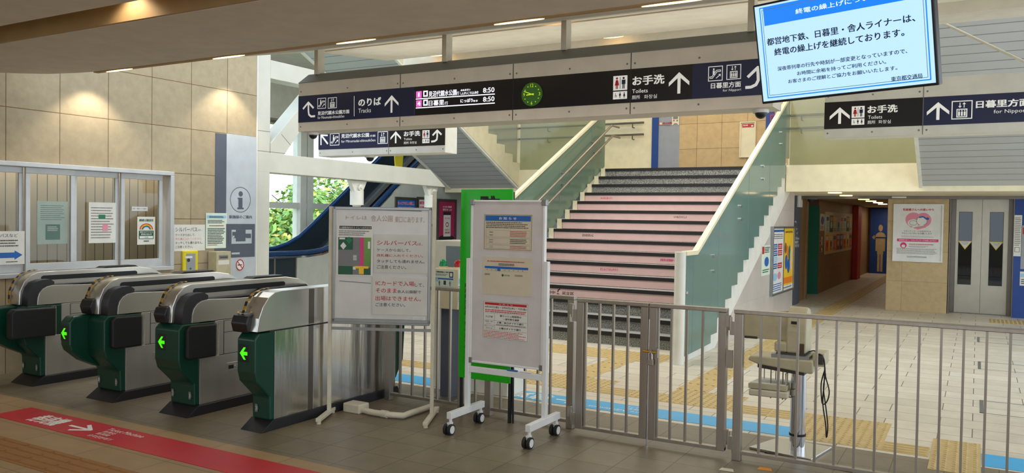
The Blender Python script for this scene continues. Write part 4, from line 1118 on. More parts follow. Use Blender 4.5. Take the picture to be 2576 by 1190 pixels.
def art(p, u, v, w, h):
    p.text('車警備業務のご案内', u + w * .08, v + h * .84, u + w * .72, v + h * .93, 'print_black', 1, .02); p.lines(u + w * .05, v + h * .68, u + w * .7, v + h * .8, 2, 'print_grey', 1, .5, 3)
    p.rect(u + w * .05, v + h * .48, u + w * .95, v + h * .56, 'print_blue'); p.rect(u + w * .74, v + h * .6, u + w * .94, v + h * .92, 'charcoal'); p.rect(u + w * .78, v + h * .66, u + w * .9, v + h * .86, 'print_white', 2)
    p.ell(u + w * .12, v + h * .46, w * .07, w * .07, 'print_lightblue', 2); p.rect(u + w * .46, v + h * .2, u + w * .58, v + h * .42, 'charcoal', 2); person(p, u + w * .25, v + h * .15, h * .28, 'print_grey'); person(p, u + w * .78, v + h * .15, h * .28, 'print_grey'); p.rect(u + w * .02, v + h * .02, u + w * .98, v + h * .08, 'print_blue')
sheet_obj('notice_sheet', 'pale notice on the front of the beige box under the lamps', 'notice', ((0, 5.9, 0), (1, 0, 0), (0, 0, 1), .0008), (1094, 678), (1143, 727), 'paper_green', art)
sheet_obj('notice_sheet', 'blue and white strip notice on the right side of the beige lamp box', 'notice', ((-3.915, 0, 0), (0, 1, 0), (0, 0, 1), .0008), (1153, 678), (1160, 768), 'print_white', lambda p, u, v, w, h: (p.rect(u + w * .1, v + h * .6, u + w * .9, v + h * .75, 'print_lightblue'), p.lines(u + w * .1, v + h * .1, u + w * .9, v + h * .55, 8, 'print_blue', 1, .5, 4)))
cb = thing('service_counter', 'white cabinet with a blue-grey window panel behind the lamp box', 'cabinet', (-4.1, 6.3, 0))
G().box((-4.42, 6.25, 0), (-3.6, 6.6, 1.38), 'white_paint').obj('body', cb, bevel=.01)
G().box((-4.28, 6.243, .9), (-3.65, 6.25, 1.33), 'blue_grey').obj('window_panel', cb)

# ================================================================== TICKET DEVICE ON CHROME POLE
dv = thing('ticket_device', 'old beige card device on a chrome pole behind the right fence', 'machine', (-1.06, 5.88, 0))
g = G(); g.prism([(-1.36, 5.78), (-.93, 5.70), (-.86, 6.10), (-1.24, 6.14)], 'z', 0, .018, 'brushed_plain'); g.obj('base_plate', dv, bevel=.004)
g = G(); g.tube([(-1.055, 5.88, .018), (-1.055, 5.88, .60)], .052, 'chrome', 28); g.obj('pole', dv)
g = G(); g.tube([(-1.055, 5.88, .12), (-1.055, 5.88, .135)], .056, 'rubber', 28); g.obj('pole_collar', dv)
g = G(); g.prism([(-1.375, .635), (-1.36, .664), (-.945, .668), (-.94, .585), (-.955, .578), (-1.31, .612)], 'y', 5.74, 6.02, 'machine_beige')
g.obj('tray', dv, bevel=.01)
g = G(); g.prism([(-1.31, .61), (-1.0, .58), (-1.0, .56), (-1.31, .585)], 'y', 5.76, 6.0, 'machine_dark'); g.obj('tray_underside', dv)
g = G(); g.box((-.955, 5.80, .625), (-.88, 6.0, .715), 'machine_beige'); g.box((-.93, 5.79, .64), (-.885, 5.80, .70), 'machine_dark'); g.obj('cable_box', dv, bevel=.006)
g = G(); g.box((-1.22, 5.76, .664), (-.97, 6.0, .69), 'alu'); g.box((-1.19, 5.78, .688), (-1.0, 5.98, .70), 'machine_dark'); g.obj('turntable', dv)
g = G(); g.prism([(5.80, .70), (5.80, .85), (5.83, .97), (5.88, 1.015), (5.96, 1.0), (6.03, .90), (6.03, .70)], 'x', -1.13, -1.0, 'machine_beige', False); g.box((-1.21, 5.80, .70), (-1.125, 6.0, .77), 'machine_beige'); g.obj('housing', dv, bevel=.012)
g = G(); g.prism([(-1.45, .94), (-1.13, .985), (-1.13, .775), (-1.45, .768)], 'y', 5.87, 5.90, 'machine_beige'); g.box((-1.45, 5.862, .768), (-1.34, 5.872, .785), 'machine_dark'); g.obj('side_plate', dv, bevel=.004)
g = G(); g.box((-1.0995, 5.796, .90), (-1.06, 5.80, .92), 'rubber'); g.box((-1.04, 5.796, .70), (-1.01, 5.80, .77), 'bark'); g.obj('label_mark', dv)
for i, xx in enumerate((-1.30, -1.22, -1.14)):
    for yy in (5.77, 5.93):
        G().tube([(xx, yy, .60), (xx, yy, .38), (xx + .0, yy + (.08 if yy < 5.8 else -.08), .38)], .0045, 'steel', 8).obj('rack_wire', dv)
g = G(); g.tube([(-1.12, 5.77, .38), (-1.12, 5.77, .56), (-1.10, 5.80, .57)], .005, 'steel', 8); g.tube([(-1.31, 5.85, .385), (-1.09, 5.85, .385)], .005, 'steel', 8); g.obj('rack_wire', dv)
g = G(); g.prism([(-1.36, 5.72), (-1.10, 5.74), (-1.11, 5.98), (-1.34, 5.98)], 'z', .39, .436, 'paper_cream'); g.obj('folder', label='lower cream folder lying in the wire rack of the ticket device', cat='folder', bevel=.01, group='folders in the wire rack')
g = G(); g.prism([(-1.365, 5.73), (-1.11, 5.75), (-1.12, 5.98), (-1.34, 5.985)], 'z', .44, .475, 'machine_beige'); g.prism([(-1.355, 5.74), (-1.12, 5.76), (-1.13, 5.97), (-1.335, 5.975)], 'z', .475, .482, 'paper'); g.obj('folder', label='upper folder with papers on top in the wire rack of the ticket device', cat='folder', bevel=.004, group='folders in the wire rack')
g = G(); q = Z(1880, 760, 2.767)
for pts in (((430, 345), (470, 340), (500, 370), (530, 400), (540, 460), (545, 520), (570, 620), (555, 690), (525, 710), (515, 650), (515, 560), (540, 470)),
            ((500, 360), (525, 380), (538, 430), (535, 560), (525, 700), (545, 850), (550, 945), (560, 860), (545, 720), (530, 600), (545, 500))):
    P = [W(*q(*c), y=5.80) for c in pts]
    S_ = []
    for i in range(len(P) - 1):
        for k in range(4):
            t_ = k / 4; p0 = P[max(i - 1, 0)]; p1 = P[i]; p2 = P[i + 1]; p3 = P[min(i + 2, len(P) - 1)]
            S_.append(.5 * ((2 * p1) + (p2 - p0) * t_ + (2 * p0 - 5 * p1 + 4 * p2 - p3) * t_ ** 2 + (3 * p1 - p0 - 3 * p2 + p3) * t_ ** 3))
    S_.append(P[-1]); g.tube(S_, .0045, 'dark_metal', 8)
g.obj('cable', dv)
g = G(); g.tube([(-1.24, 5.73, .006), (-1.1, 5.66, .006), (-.95, 5.67, .006), (-.8, 5.62, .006), (-.66, 5.6, .006)], .006, 'rubber', 8); g.obj('floor_cable', label='black cable lying on the floor beside the base of the ticket device', cat='cable')

# white conduit with junction box on the floor under the first whiteboard
cd = thing('conduit', 'old cream conduit with a junction box on the floor behind the first whiteboard', 'conduit', (-4.2, 5.2, 0))
A = W(884, 1034, z=0); G().box((A.x - .04, A.y - .06, 0), (A.x + .13, A.y + .07, .075), 'old_white').obj('junction_box', cd, bevel=.01)
pts = [W(*c, z=.028) for c in ((906, 1030), (940, 1038), (975, 1043), (1015, 1046), (1030, 1040), (1085, 1022))]
G().tube(pts, .024, 'old_white', 14).obj('pipe', cd)
G().tube([pts[2] - Vector((.06, 0, 0)), pts[2]], .03, 'old_white', 14).obj('pipe_joint', cd)
# ================================================================== HANGING SIGNS
f4 = Z(740, 180, 4.293); f5 = Z(1300, 130, 3.903); z3r = Z(1820, 0, 2.38)
def screw_row(p, us, v0, v1, g):
    for u_ in us:
        for v_ in (v0, v1): p.ell(u_, v_, .008, .008, 'print_grey', 1, n=10)
def pstroke(p, pts, w, m, f, l=2): p.stroke([p.px(*f(*c)) for c in pts], w, m, l)
YS = 5.6
x0, x1 = W(751, 275, y=YS).x, W(1945, 245, y=YS).x
zb0, zb1, zt0, zt1 = 2.372, 2.455, 2.70, 2.822
ms = thing('station_sign', 'long main overhead sign with clock and departure display hanging in the middle', 'sign', ((x0 + x1) / 2, YS + .12, zb0))
g = G(); g.prism([(YS, zb0), (YS, zt1), (YS + .05, zt1 + .035), (YS + .26, zt1 + .035), (YS + .26, zb0)], 'x', x0, x1, 'sign_box')
g.obj('sign_housing', ms)
g = G(); g.prism([(YS - .004, zt1 - .004), (YS - .004, zt1 + .002), (YS + .13, zt1 + .10), (YS + .26, zt1 + .10), (YS + .26, zt1 + .03), (YS + .05, zt1 + .03)], 'x', x0 - .002, x1 + .002, 'tape'); g.obj('top_cover', ms)
g = G(); p = Pan(g, (0, YS, 0))
xm = W(1043, 250, y=YS).x; xn = W(1742, 200, y=YS).x
p.rect(x0, zb1, xm, zt0, 'sign_navy', 2); p.rect(xm, zb1, xn, zt0, 'sign_black', 2); p.rect(xn, zb1, x1, zt0, 'sign_navy', 2)
g.obj('sign_face', ms)
g = G(); p = Pan(g, (0, YS, 0), step=.0015)
joints = [W(c, 250, y=YS).x for c in (1007, 1290.5, 1586)]
for j in joints: p.rect(j - .003, zb0, j + .003, zt1, 'charcoal', 2)
g.obj('panel_joint', ms)
g = G(); p = Pan(g, (0, YS, 0), step=.0015)
for a, b in zip([x0] + joints, joints + [x1]):
    screw_row(p, (a + .03, (a + b) / 2, b - .03), zb1 - .04, zt0 + .04, g)
g.obj('screw_heads', ms)
for c in (803, 1124, 1423, 1891):
    xx = W(c, 120, y=YS + .14).x
    g = G(); g.box((xx - .022, YS + .1, zt1 + .09), (xx + .022, YS + .19, 3.2), 'old_white'); g.obj('hanger_post', ms)
def flush(p, root, name):
    p.g.obj(name, root); p.g = G()
# print
g = G(); p = Pan(g, (0, YS, 0), step=.0015)
pstroke(p, ((228, 482), (185, 486), (162, 465), (157, 430), (156, 345)), .018, 'sign_white', f4); pstroke(p, ((98, 405), (156, 335), (212, 395)), .018, 'sign_white', f4); flush(p, ms, 'arrow')
def q(f, x, y): return p.px(*f(x, y))
def icon(fn, f, a, b):
    A = q(f, *a); B = q(f, *b); fn(p, A[0], B[1], B[0] - A[0], A[1] - B[1])
icon(icon_escalator, f4, (255, 290), (345, 398)); icon(icon_elevator, f4, (368, 284), (462, 394)); flush(p, ms, 'pictogram')
p.ptext('見沼代親水公園方面', f4(258, 432), f4(600, 452), 'sign_white', 3, .02); p.ptext('for Minumadai-shinsuikōen', f4(258, 484), f4(545, 496), 'sign_white', 3); flush(p, ms, 'lettering')
pstroke(p, ((651, 265), (651, 483)), .006, 'sign_white', f4); flush(p, ms, 'arrow')
p.ptext('のりば', f4(697, 294), f4(942, 362), 'sign_white', 3, .03); p.ptext('Tracks', f4(697, 402), f4(832, 440), 'sign_white', 3); flush(p, ms, 'lettering')
A = q(f4, 1053, 445); B = q(f4, 1053, 255); arrow_up(p, A[0], A[1], B[1] - A[1], .15, .02, 'sign_white'); flush(p, ms, 'arrow')
icon(icon_toilet, f5, (950, 242), (1084, 462)); flush(p, ms, 'pictogram')
p.ptext('お手洗', f5(1138, 244), f5(1452, 314), 'sign_white', 3, .03); p.ptext('Toilets', f5(1135, 372), f5(1288, 400), 'sign_white', 3, .005); flush(p, ms, 'lettering')
p.ptext('厕所', f5(1133, 432), f5(1213, 466), 'sign_white', 3); p.ptext('화장실', f5(1252, 425), f5(1378, 456), 'sign_white', 3); flush(p, ms, 'lettering')
A = q(f5, 1592, 412); B = q(f5, 1592, 202); arrow_up(p, A[0], A[1], B[1] - A[1], .15, .022, 'sign_white'); flush(p, ms, 'arrow')
icon(icon_escalator, f5, (1882, 148), (2022, 284)); icon(icon_elevator, f5, (2062, 132), (2202, 268)); flush(p, ms, 'pictogram')
p.ptext('日暮里方面', f5(1908, 310), f5(2202, 346), 'sign_white', 3, .02); p.ptext('for Nippori', f5(2025, 370), f5(2202, 390), 'sign_white', 3); flush(p, ms, 'lettering')
pstroke(p, ((2245, 353), (2300, 349), (2350, 325), (2372, 280), (2368, 155)), .02, 'sign_white', f5); pstroke(p, ((2268, 252), (2368, 155), (2450, 240)), .02, 'sign_white', f5); flush(p, ms, 'arrow')
# departure display
G().box((W(1043, 230, y=YS).x + .004, YS - .004, zb1 + .004), (joints[1] - .004, YS - .0005, zt0 - .004), 'sign_black').obj('display_panel', ms)
g = G(); p = Pan(g, (0, YS - .004, 0), step=.0012)
def prr(f, a, b, m, l=1):
    A = q(f, *a); B = q(f, *b); p.rect(A[0], A[1], B[0], B[1], m, l)
for (n, by, t1, t2, kana) in (('1', 0, '見沼代親水公園', '行', 1), ('4', 97, '日暮里', '行', 0)):
    prr(f4, (1318, 215 + by), (1378, 283 + by), 'led_pink'); p.ptext(n, f4(1341 if n == '1' else 1333, 228 + by), f4(1355 if n == '1' else 1364, 272 + by), 'led_white', 2, .03)
    prr(f4, (1395, 213 + by - 4), (1444, 276 + by - 6), 'led_white'); prr(f4, (1408, 226 + by - 4), (1432, 262 + by - 6), 'sign_navy', 2)
    if by == 0:
        p.ptext(t1, f4(1455, 215), f4(1755, 256), 'led_white', 2, .01); p.ptext(t2, f4(1757, 216), f4(1785, 252), 'led_white', 2)
        p.ptext('みぬまだい', f4(1800, 192), f4(1905, 206), 'led_white', 2, .02); p.ptext('しんすいこうえんゆき', f4(1800, 224), f4(1990, 240), 'led_white', 2, .02)
    else:
        p.ptext(t1, f4(1455, 314), f4(1620, 360), 'led_white', 2, .01); p.ptext(t2, f4(1626, 324), f4(1662, 362), 'led_white', 2)
        p.ptext('にっぽり', f4(1798, 297), f4(1932, 328), 'led_white', 2, .02); p.ptext('ゆき', f4(1937, 308), f4(1983, 326), 'led_white', 2, .02)
    p.ptext('8:50', f4(2042, 178 + by), f4(2164, 222 + by), 'led_white', 2, .01)
    pstroke(p, ((1315, 298 + by), (2168, 243 + by)), .008, 'led_white', f4, 1)
pstroke(p, ((1300, 210), (1300, 470)), .003, 'print_grey', f4, 1)
g.obj('display_text', ms)
# clock
A = W(*f5(56, 420), y=YS); B = W(*f5(252, 420), y=YS); Tt = W(*f5(153, 304), y=YS); Bb = W(*f5(153, 536), y=YS)
cx, cz_, rr = (A.x + B.x) / 2, (Tt.z + Bb.z) / 2, (Tt.z - Bb.z) / 2
ck = thing('clock', 'round green analogue clock set in the black main overhead sign', 'clock', (cx, YS - .004, cz_))
g = G(); g.tube([(cx, YS - .0035, cz_), (cx, YS - .010, cz_)], rr, 'clock_face', 40); g.obj('dial', ck)
g = G(); p = Pan(g, (cx, YS - .0105, cz_), step=.0008)
for h_ in range(12):
    a = math.radians(90 - 30 * h_); r_ = rr * .74
    if h_ % 3 == 0:
        s_ = {0: '12', 3: '3', 6: '6', 9: '9'}[h_]; w_ = .028 if h_ == 0 else .014
        p.text(s_, r_ * math.cos(a) - w_ / 2, r_ * math.sin(a) - .013, r_ * math.cos(a) + w_ / 2, r_ * math.sin(a) + .013, 'clock_ink', 1)
    else: p.ell(r_ * math.cos(a), r_ * math.sin(a), .0045, .0045, 'clock_ink', 1, n=8)
g.obj('numerals', ck)
for nm, ang, ln, w_ in (('minute_hand', 90 - 6 * 48.5, .80, .006), ('hour_hand', 90 - 30 * 8.8, .5, .009)):
    g = G(); p = Pan(g, (cx, YS - .012, cz_), step=.0008); a = math.radians(ang)
    p.stroke([(-.02 * math.cos(a), -.02 * math.sin(a)), (rr * ln * math.cos(a), rr * ln * math.sin(a))], w_, 'clock_ink', 1 if nm[0] == 'm' else 2); g.obj(nm, ck)
# domes under signs
def dome(px_, py_, y, z, lab, r=.045, black=True, cat='camera'):
    w = W(px_, py_, y=y); t = thing('dome_camera', lab, cat, (w.x, y, z), group='dome cameras')
    G().tube([(w.x, y, z), (w.x, y, z - .022)], r * 1.35, 'caster_white', 24).obj('mount', t)
    G().sphere((w.x, y, z - .022), r, 'black_plastic' if black else 'chrome', sc=(1, 1, 1), zmin=-1, zmax=0).obj('dome', t)
    return t
dome(788, 335, YS + .13, zb0, 'black dome camera under the left end of the main overhead sign', .038)
dome(1914, 278, YS + .13, zb0, 'dome camera under the right end of the main overhead sign', .04)

# far signs, same depth
YF = 7.86
def far_sign(label, x0, x1, split, zlo, zb, zt, ztop, name='station_sign'):
    t = thing(name, label, 'sign', ((x0 + x1) / 2, YF + .12, zlo))
    G().box((x0, YF, zlo), (x1, YF + .25, ztop), 'white_paint').obj('sign_housing', t, bevel=.006)
    g = G(); p = Pan(g, (0, YF, 0))
    if split is None: p.rect(x0, zb, x1, zt, 'sign_navy', 2)
    else:
        p.rect(x0, zb, split[0], zt, split[1], 2); p.rect(split[0], zb, x1, zt, split[2], 2)
    g.obj('sign_face', t)
    g = G(); G_p = Pan(g, (0, YF, 0), step=.0015)
    n = 2; xs = [x0, split[0], x1]
    G_p.rect(split[0] - .003, zlo, split[0] + .003, ztop, 'print_grey', 2); g.obj('panel_joint', t)
    g = G(); G_p = Pan(g, (0, YF, 0), step=.0015)
    for a, b in zip(xs, xs[1:]): screw_row(G_p, (a + .03, (a + b) / 2, b - .03), (zlo + zb) / 2, zt + .05, g)
    g.obj('screw_heads', t)
    for xx in (x0 + .3, x1 - .3): G().box((xx - .02, YF + .1, ztop), (xx + .02, YF + .14, ztop + .62), 'old_white').obj('hanger_post', t)
    return t
sl_ = W(1120, 350, y=YF).x; xl_ = W(801, 380, y=YF).x
s1 = far_sign('smaller overhead sign behind and below the main one at the left, with six symbols', xl_, sl_, (W(978, 350, y=YF).x, 'sign_navy', 'sign_black'), 2.35, 2.437, 2.70, 2.80)
g = G(); p = Pan(g, (0, YF, 0), step=.002)
pstroke(p, ((292, 795), (292, 688), (365, 690)), .02, 'sign_white', f4); pstroke(p, ((296, 690), (366, 782)), .024, 'sign_white', f4); flush(p, s1, 'arrow')
icon(icon_escalator, f4, (390, 670), (490, 796)); flush(p, s1, 'pictogram'); p.ptext('見沼代親水公園', f4(512, 676), f4(812, 708), 'sign_white', 3, .02); p.ptext('方面', f4(820, 684), f4(880, 704), 'sign_white', 3, .01); flush(p, s1, 'lettering')
p.ptext('for Minumadai-shinsuikōen', f4(512, 740), f4(880, 754), 'sign_white', 3); flush(p, s1, 'lettering'); icon(icon_elevator, f4, (905, 650), (1012, 778)); flush(p, s1, 'pictogram')
A = q(f4, 1098, 775); B = q(f4, 1098, 645); arrow_up(p, A[0], A[1], B[1] - A[1], .16, .022, 'sign_white'); flush(p, s1, 'arrow')
p.ptext('お手洗', f4(1187, 648), f4(1365, 695), 'sign_white', 3, .03); p.ptext('Toilets', f4(1187, 718), f4(1275, 740), 'sign_white', 3); flush(p, s1, 'lettering')
p.ptext('厕所 화장실', f4(1187, 758), f4(1325, 780), 'sign_white', 3); flush(p, s1, 'lettering'); icon(icon_toilet, f4, (1388, 636), (1462, 772)); flush(p, s1, 'pictogram')
pstroke(p, ((1482, 757), (1520, 752), (1542, 735), (1547, 700), (1547, 640)), .022, 'sign_white', f4); pstroke(p, ((1497, 690), (1547, 636), (1593, 682)), .022, 'sign_white', f4); flush(p, s1, 'arrow')
dome(931, 400, YF + .13, 2.35, 'small dome camera under the smaller overhead sign at the left', .05)
xr0 = W(2074, 290, y=YF).x; xsp = W(2322, 290, y=YF).x
s2 = far_sign('overhead sign at the right edge, toilets and lift to Nippori, partly behind the television', xr0, 1.5, (xsp, 'sign_black', 'sign_navy'), 2.375, 2.452, 2.695, 2.86)
g = G(); p = Pan(g, (0, YF, 0), step=.002)
A = q(z3r, 695, 742); B = q(z3r, 695, 643); arrow_up(p, A[0], A[1], B[1] - A[1], .17, .024, 'sign_white'); flush(p, s2, 'arrow')
icon(icon_toilet, z3r, (769, 638), (843, 746)); flush(p, s2, 'pictogram'); p.ptext('お手洗', z3r(863, 634), z3r(1043, 672), 'sign_white', 3, .03); flush(p, s2, 'lettering')
p.ptext('Toilets', z3r(866, 693), z3r(950, 710), 'sign_white', 3); p.ptext('厕所', z3r(863, 723), z3r(910, 742), 'sign_white', 3); p.ptext('화장실', z3r(928, 720), z3r(1002, 738), 'sign_white', 3); flush(p, s2, 'lettering')
A = q(z3r, 1283, 718); B = q(z3r, 1283, 612); arrow_up(p, A[0], A[1], B[1] - A[1], .17, .024, 'sign_white'); flush(p, s2, 'arrow')
icon(icon_elevator, z3r, (1367, 606), (1489, 711)); flush(p, s2, 'pictogram'); p.ptext('日暮里方面', z3r(1512, 604), z3r(1835, 634), 'sign_white', 3, .03); p.ptext('for Nippori', z3r(1618, 658), z3r(1815, 678), 'sign_white', 3); flush(p, s2, 'lettering')
g = G(); A = W(2352, 48, y=YF + .3); B = W(2590, 162, y=YF + .3); g.tube([A, B], .012, 'old_white', 8); g.obj('conduit', label='thin cream conduit running diagonally under the slatted ceiling right of the television', cat='conduit')

# ================================================================== TELEVISION
def rotm(a, b, c):
    return Matrix.Rotation(a, 3, 'Z') @ Matrix.Rotation(b, 3, 'X') @ Matrix.Rotation(c, 3, 'Y')
RT = rotm(math.radians(-17.46), math.radians(12.594), math.radians(-.339))
CT = Vector((-.66076, 4.59124, 2.55209)); MT = Matrix.Translation(CT) @ RT.to_4x4()
tv = thing('television', 'tilted flat screen hanging at the top right showing a white notice with blue header', 'television', tuple(CT))
hw, hh = .48, .2784
G(MT).box((-hw, .0, -hh), (hw, .05, hh), 'black_plastic').obj('casing', tv, bevel=.006)
G(MT).box((-.2, .05, -.14), (.2, .09, .14), 'dark_metal').obj('rear_mount', tv)
G(MT).box((-hw + .012, -.0015, -hh + .014), (hw - .014, .0005, hh - .012), 'screen_blue').obj('screen', tv)
Ut = RT @ Vector((1, 0, 0)); Vt = RT @ Vector((0, 0, 1)); Nt = Ut.cross(Vt)
g = G(); p = Pan(g, CT + Nt * .0018, Ut, Vt, .0006)
a = p.px(*z3r(238, 70)); b = p.px(*z3r(244, 157)); u1 = .435
p.rect(a[0], b[1], u1 - .02, a[1] + .02, 'screen_header', 1)
u0 = p.px(*z3r(214, 57))[0]; v0 = p.px(*z3r(262, 590))[1]
for d_, m, w_ in ((0, 'screen_header', .006), (.014, 'print_lightblue', .003)):
    p.frame(u0 + d_, v0 + d_, u1 - d_ + .012, hh - .022 - d_, w_, m, 1)
p.ptext('終電の繰上げについて', z3r(430, 55), z3r(925, -8), 'screen_white', 2, .01)
for t_, A, B, bo in (('都営地下鉄、日暮里・舎人ライナーは、', (258, 232), (1150, 128), .02), ('終電の繰上げを継続しております。', (303, 292), (1085, 215), .02),
                     ('深夜帯列車の行先や時刻が一部変更となっていますので、', (323, 400), (1102, 318), .015), ('お時間に余裕を持ってご利用ください。', (440, 428), (975, 382), .015),
                     ('お客さまのご理解とご協力をお願いいたします。', (387, 476), (1042, 418), .015), ('東京都交通局', (1003, 460), (1193, 468), .015)):
    p.ptext(t_, z3r(*A), z3r(*B), 'screen_ink', 2, bo)
g.obj('screen_text', tv)
G().tube([CT + Vector((.05, .12, .1)), CT + Vector((.05, .12, .66))], .03, 'steel_dark', 16).obj('ceiling_pole', tv)

# glowing discs along the slots, standing in for lamplight on the slot faces
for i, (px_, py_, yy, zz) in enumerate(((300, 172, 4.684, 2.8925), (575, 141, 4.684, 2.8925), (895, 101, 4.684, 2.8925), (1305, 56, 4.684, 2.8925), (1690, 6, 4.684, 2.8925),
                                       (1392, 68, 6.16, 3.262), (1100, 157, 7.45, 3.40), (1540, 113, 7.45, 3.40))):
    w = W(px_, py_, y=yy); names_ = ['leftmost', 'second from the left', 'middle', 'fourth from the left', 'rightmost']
    lab = f'disc standing in for lamp glow at the edge of the low ceiling, {names_[i]} of five' if i < 5 else ('disc standing in for warm lamp glow in the narrow middle slot of the white ceiling', 'left one of two discs standing in for lamp glow in the last ceiling slot above the main sign', 'right one of two discs standing in for lamp glow in the last ceiling slot above the sign')[i - 5]
    t = thing('downlight', lab, 'ceiling lamp', (w.x, yy, zz), group='slot glow discs')
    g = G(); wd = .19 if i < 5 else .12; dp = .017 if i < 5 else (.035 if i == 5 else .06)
    g.prism([(w.x + wd * math.cos(k * PI / 12), yy + dp * math.sin(k * PI / 12)) for k in range(24)], 'z', zz - .003, zz + .002, 'downlight_glow'); g.obj('glow_disc', t)

# ================================================================== LEFT WALL ITEMS
zw = Z(0, 380, 3.306); WL = ((XW, 0, 0), (0, 1, 0), (0, 0, 1), .0012)
# information panel
ip = thing('information_sign', 'grey information panel with an i symbol and a station map on the left wall', 'panel', (XW, 7.2, 0))
ya, yb_, yc = W(541, 450, x=XW).y, W(568.5, 450, x=XW).y, 7.56
G().box((XW, ya, .3), (XW + .006, yb_, 2.59), 'slate').obj('slate_strip', ip)
G().box((XW, yb_, .3), (XW + .008, yc, 2.60), 'info_grey').obj('panel_body', ip)
g = G(); p = Pan(g, (XW + .008, 0, 0), (0, 1, 0), (0, 0, 1))
c = p.px(*zw(2000, 405)); rx = (p.px(*zw(2085, 405))[0] - p.px(*zw(1914, 405))[0]) / 2; ry = (p.px(*zw(2000, 300))[1] - p.px(*zw(2000, 512))[1]) / 2
p.ring(c[0], c[1], rx, ry, .008, 'slate'); A = p.px(*zw(2001, 356)); p.ell(A[0], A[1], rx * .2, rx * .2, 'slate', 2)
def wr(a, b, m, l=1):
    A = p.px(*zw(*a)); B = p.px(*zw(*b)); p.rect(A[0], A[1], B[0], B[1], m, l)
wr((1983, 388), (2015, 480), 'slate', 2); wr((1975, 388), (2000, 398), 'slate', 2); wr((1973, 470), (2026, 484), 'slate', 2)
p.ptext('駅施設のご案内', zw(1905, 533), zw(2095, 562), 'slate', 2, .02)
g.obj('lettering', ip)
g = G(); p = Pan(g, (XW + .009, 0, 0), (0, 1, 0), (0, 0, 1))
wr((1880, 606), (2118, 878), 'slate', 1); wr((1925, 655), (2092, 768), 'info_grey', 2)
for a, b in (((1898, 650), (1920, 772)), ((1940, 688), (2082, 722)), ((1960, 655), (2040, 750)), ((1930, 672), (1960, 716)), ((2050, 690), (2086, 724))): wr(a, b, 'slate', 3)
wr((1932, 704), (1948, 720), 'info_grey', 4); wr((1925, 845), (1992, 858), 'info_grey', 3)
g.obj('station_map', ip)
g = G(); p = Pan(g, (XW + .010, 0, 0), (0, 1, 0), (0, 0, 1)); c = p.px(*zw(1995, 947)); r_ = (p.px(*zw(2028, 947))[0] - p.px(*zw(1962, 947))[0]) / 2
p.ell(c[0], c[1], r_, r_ * 1.12, 'print_white'); p.ring(c[0], c[1], r_, r_ * 1.12, .012, 'print_red', 3); p.stroke([(c[0] - r_ * .65, c[1] + r_ * .75), (c[0] + r_ * .65, c[1] - r_ * .75)], .01, 'print_red', 3); p.rect(c[0] - r_ * .6, c[1] - .006, c[0] + r_ * .5, c[1] + .006, 'print_black', 2)
g.obj('no_smoking_sign', ip)
# framed edge strip at the wall end
G().box((XW - .0, 7.56, 0), (XW + .012, 7.575, 4.1), 'white_paint').obj('corner_strip', label='thin white corner strip at the end of the stone wall', cat='strip')
def art(p, u, v, w, h):
    p.text('シルバーパス', u + w * .05, v + h * .74, u + w * .74, v + h * .9, 'print_black', 1); p.text('は、', u + w * .76, v + h * .76, u + w * .9, v + h * .83, 'print_grey', 1)
    for i, (t_, e, m) in enumerate((('ケースから出して、', .68, 'print_black'), ('改札機に入れてください。', .9, 'print_rose'), ('タッチしても通れません。', .92, 'print_black'), ('ご注意ください。', .6, 'print_black'))):
        p.text(t_, u + w * .05, v + h * (.56 - .15 * i), u + w * e, v + h * (.66 - .15 * i), m, 1)
sheet_obj('notice_sheet', 'white silver pass notice taped on the stone wall above the yellow intercom', 'notice', WL, zw(1444, 612), zw(1704, 826), 'paper', art)
def art(p, u, v, w, h):
    p.rect(u + w * .04, v + h * .85, u + w * .96, v + h * .93, 'print_lightblue'); p.lines(u + w * .15, v + h * .86, u + w * .85, v + h * .92, 2, 'print_darkgreen', 2, .6, 5, .1)
    p.lines(u + w * .08, v + h * .70, u + w * .95, v + h * .81, 3, 'print_black', 1, .5, 6); p.lines(u + w * .15, v + h * .62, u + w * .85, v + h * .66, 1, 'print_red', 1, .6, 7, 0); p.lines(u + w * .08, v + h * .12, u + w * .95, v + h * .58, 10, 'print_black', 1, .5, 8); p.lines(u + w * .08, v + h * .08, u + w * .6, v + h * .11, 1, 'print_red', 1, .6, 9)
sheet_obj('notice_sheet', 'densely printed notice with green heading, taped beside the slate strip', 'notice', ((XW + .008, 0, 0), (0, 1, 0), (0, 0, 1), .0012), zw(1712, 514), zw(1884, 806), 'paper_green', art)
ic = thing('intercom', 'yellow-framed wall intercom with grey speaker plate', 'intercom', (XW, 6.6, .75))
A = W(*zw(1510, 832), x=XW); B = W(*zw(1632, 1100), x=XW)
G().box((XW, A.y, B.z), (XW + .03, B.y, A.z), 'yellow_case').obj('case', ic, bevel=.006)
G().box((XW + .03, A.y + .045, B.z + .02), (XW + .034, B.y - .04, A.z - .03), 'grey_panel').obj('speaker_plate', ic, bevel=.002)
g = G(); p = Pan(g, (XW + .034, 0, 0), (0, 1, 0), (0, 0, 1)); m_ = (A.y + B.y) / 2
wr((1540, 875), (1600, 890), 'print_white'); c = p.px(*zw(1568, 908)); p.ell(c[0], c[1], .022, .022, 'charcoal'); wr((1540, 992), (1598, 1025), 'print_white')
g.obj('label_print', ic)
c = W(*zw(1585, 978), x=XW + .035); G().tube([(XW + .034, c.y, c.z), (XW + .04, c.y, c.z)], .012, 'print_green', 14).obj('call_button', ic)
lb = thing('letter_box', 'beige metal suggestion box with a slot on the left wall', 'box', (XW, 7.0, .75))
A = W(*zw(1800, 838), x=XW + .16); B = W(*zw(1920, 1075), x=XW + .16)
G().box((XW + .0095, A.y, B.z), (XW + .16, B.y, A.z), 'machine_beige').obj('box_body', lb, bevel=.005)
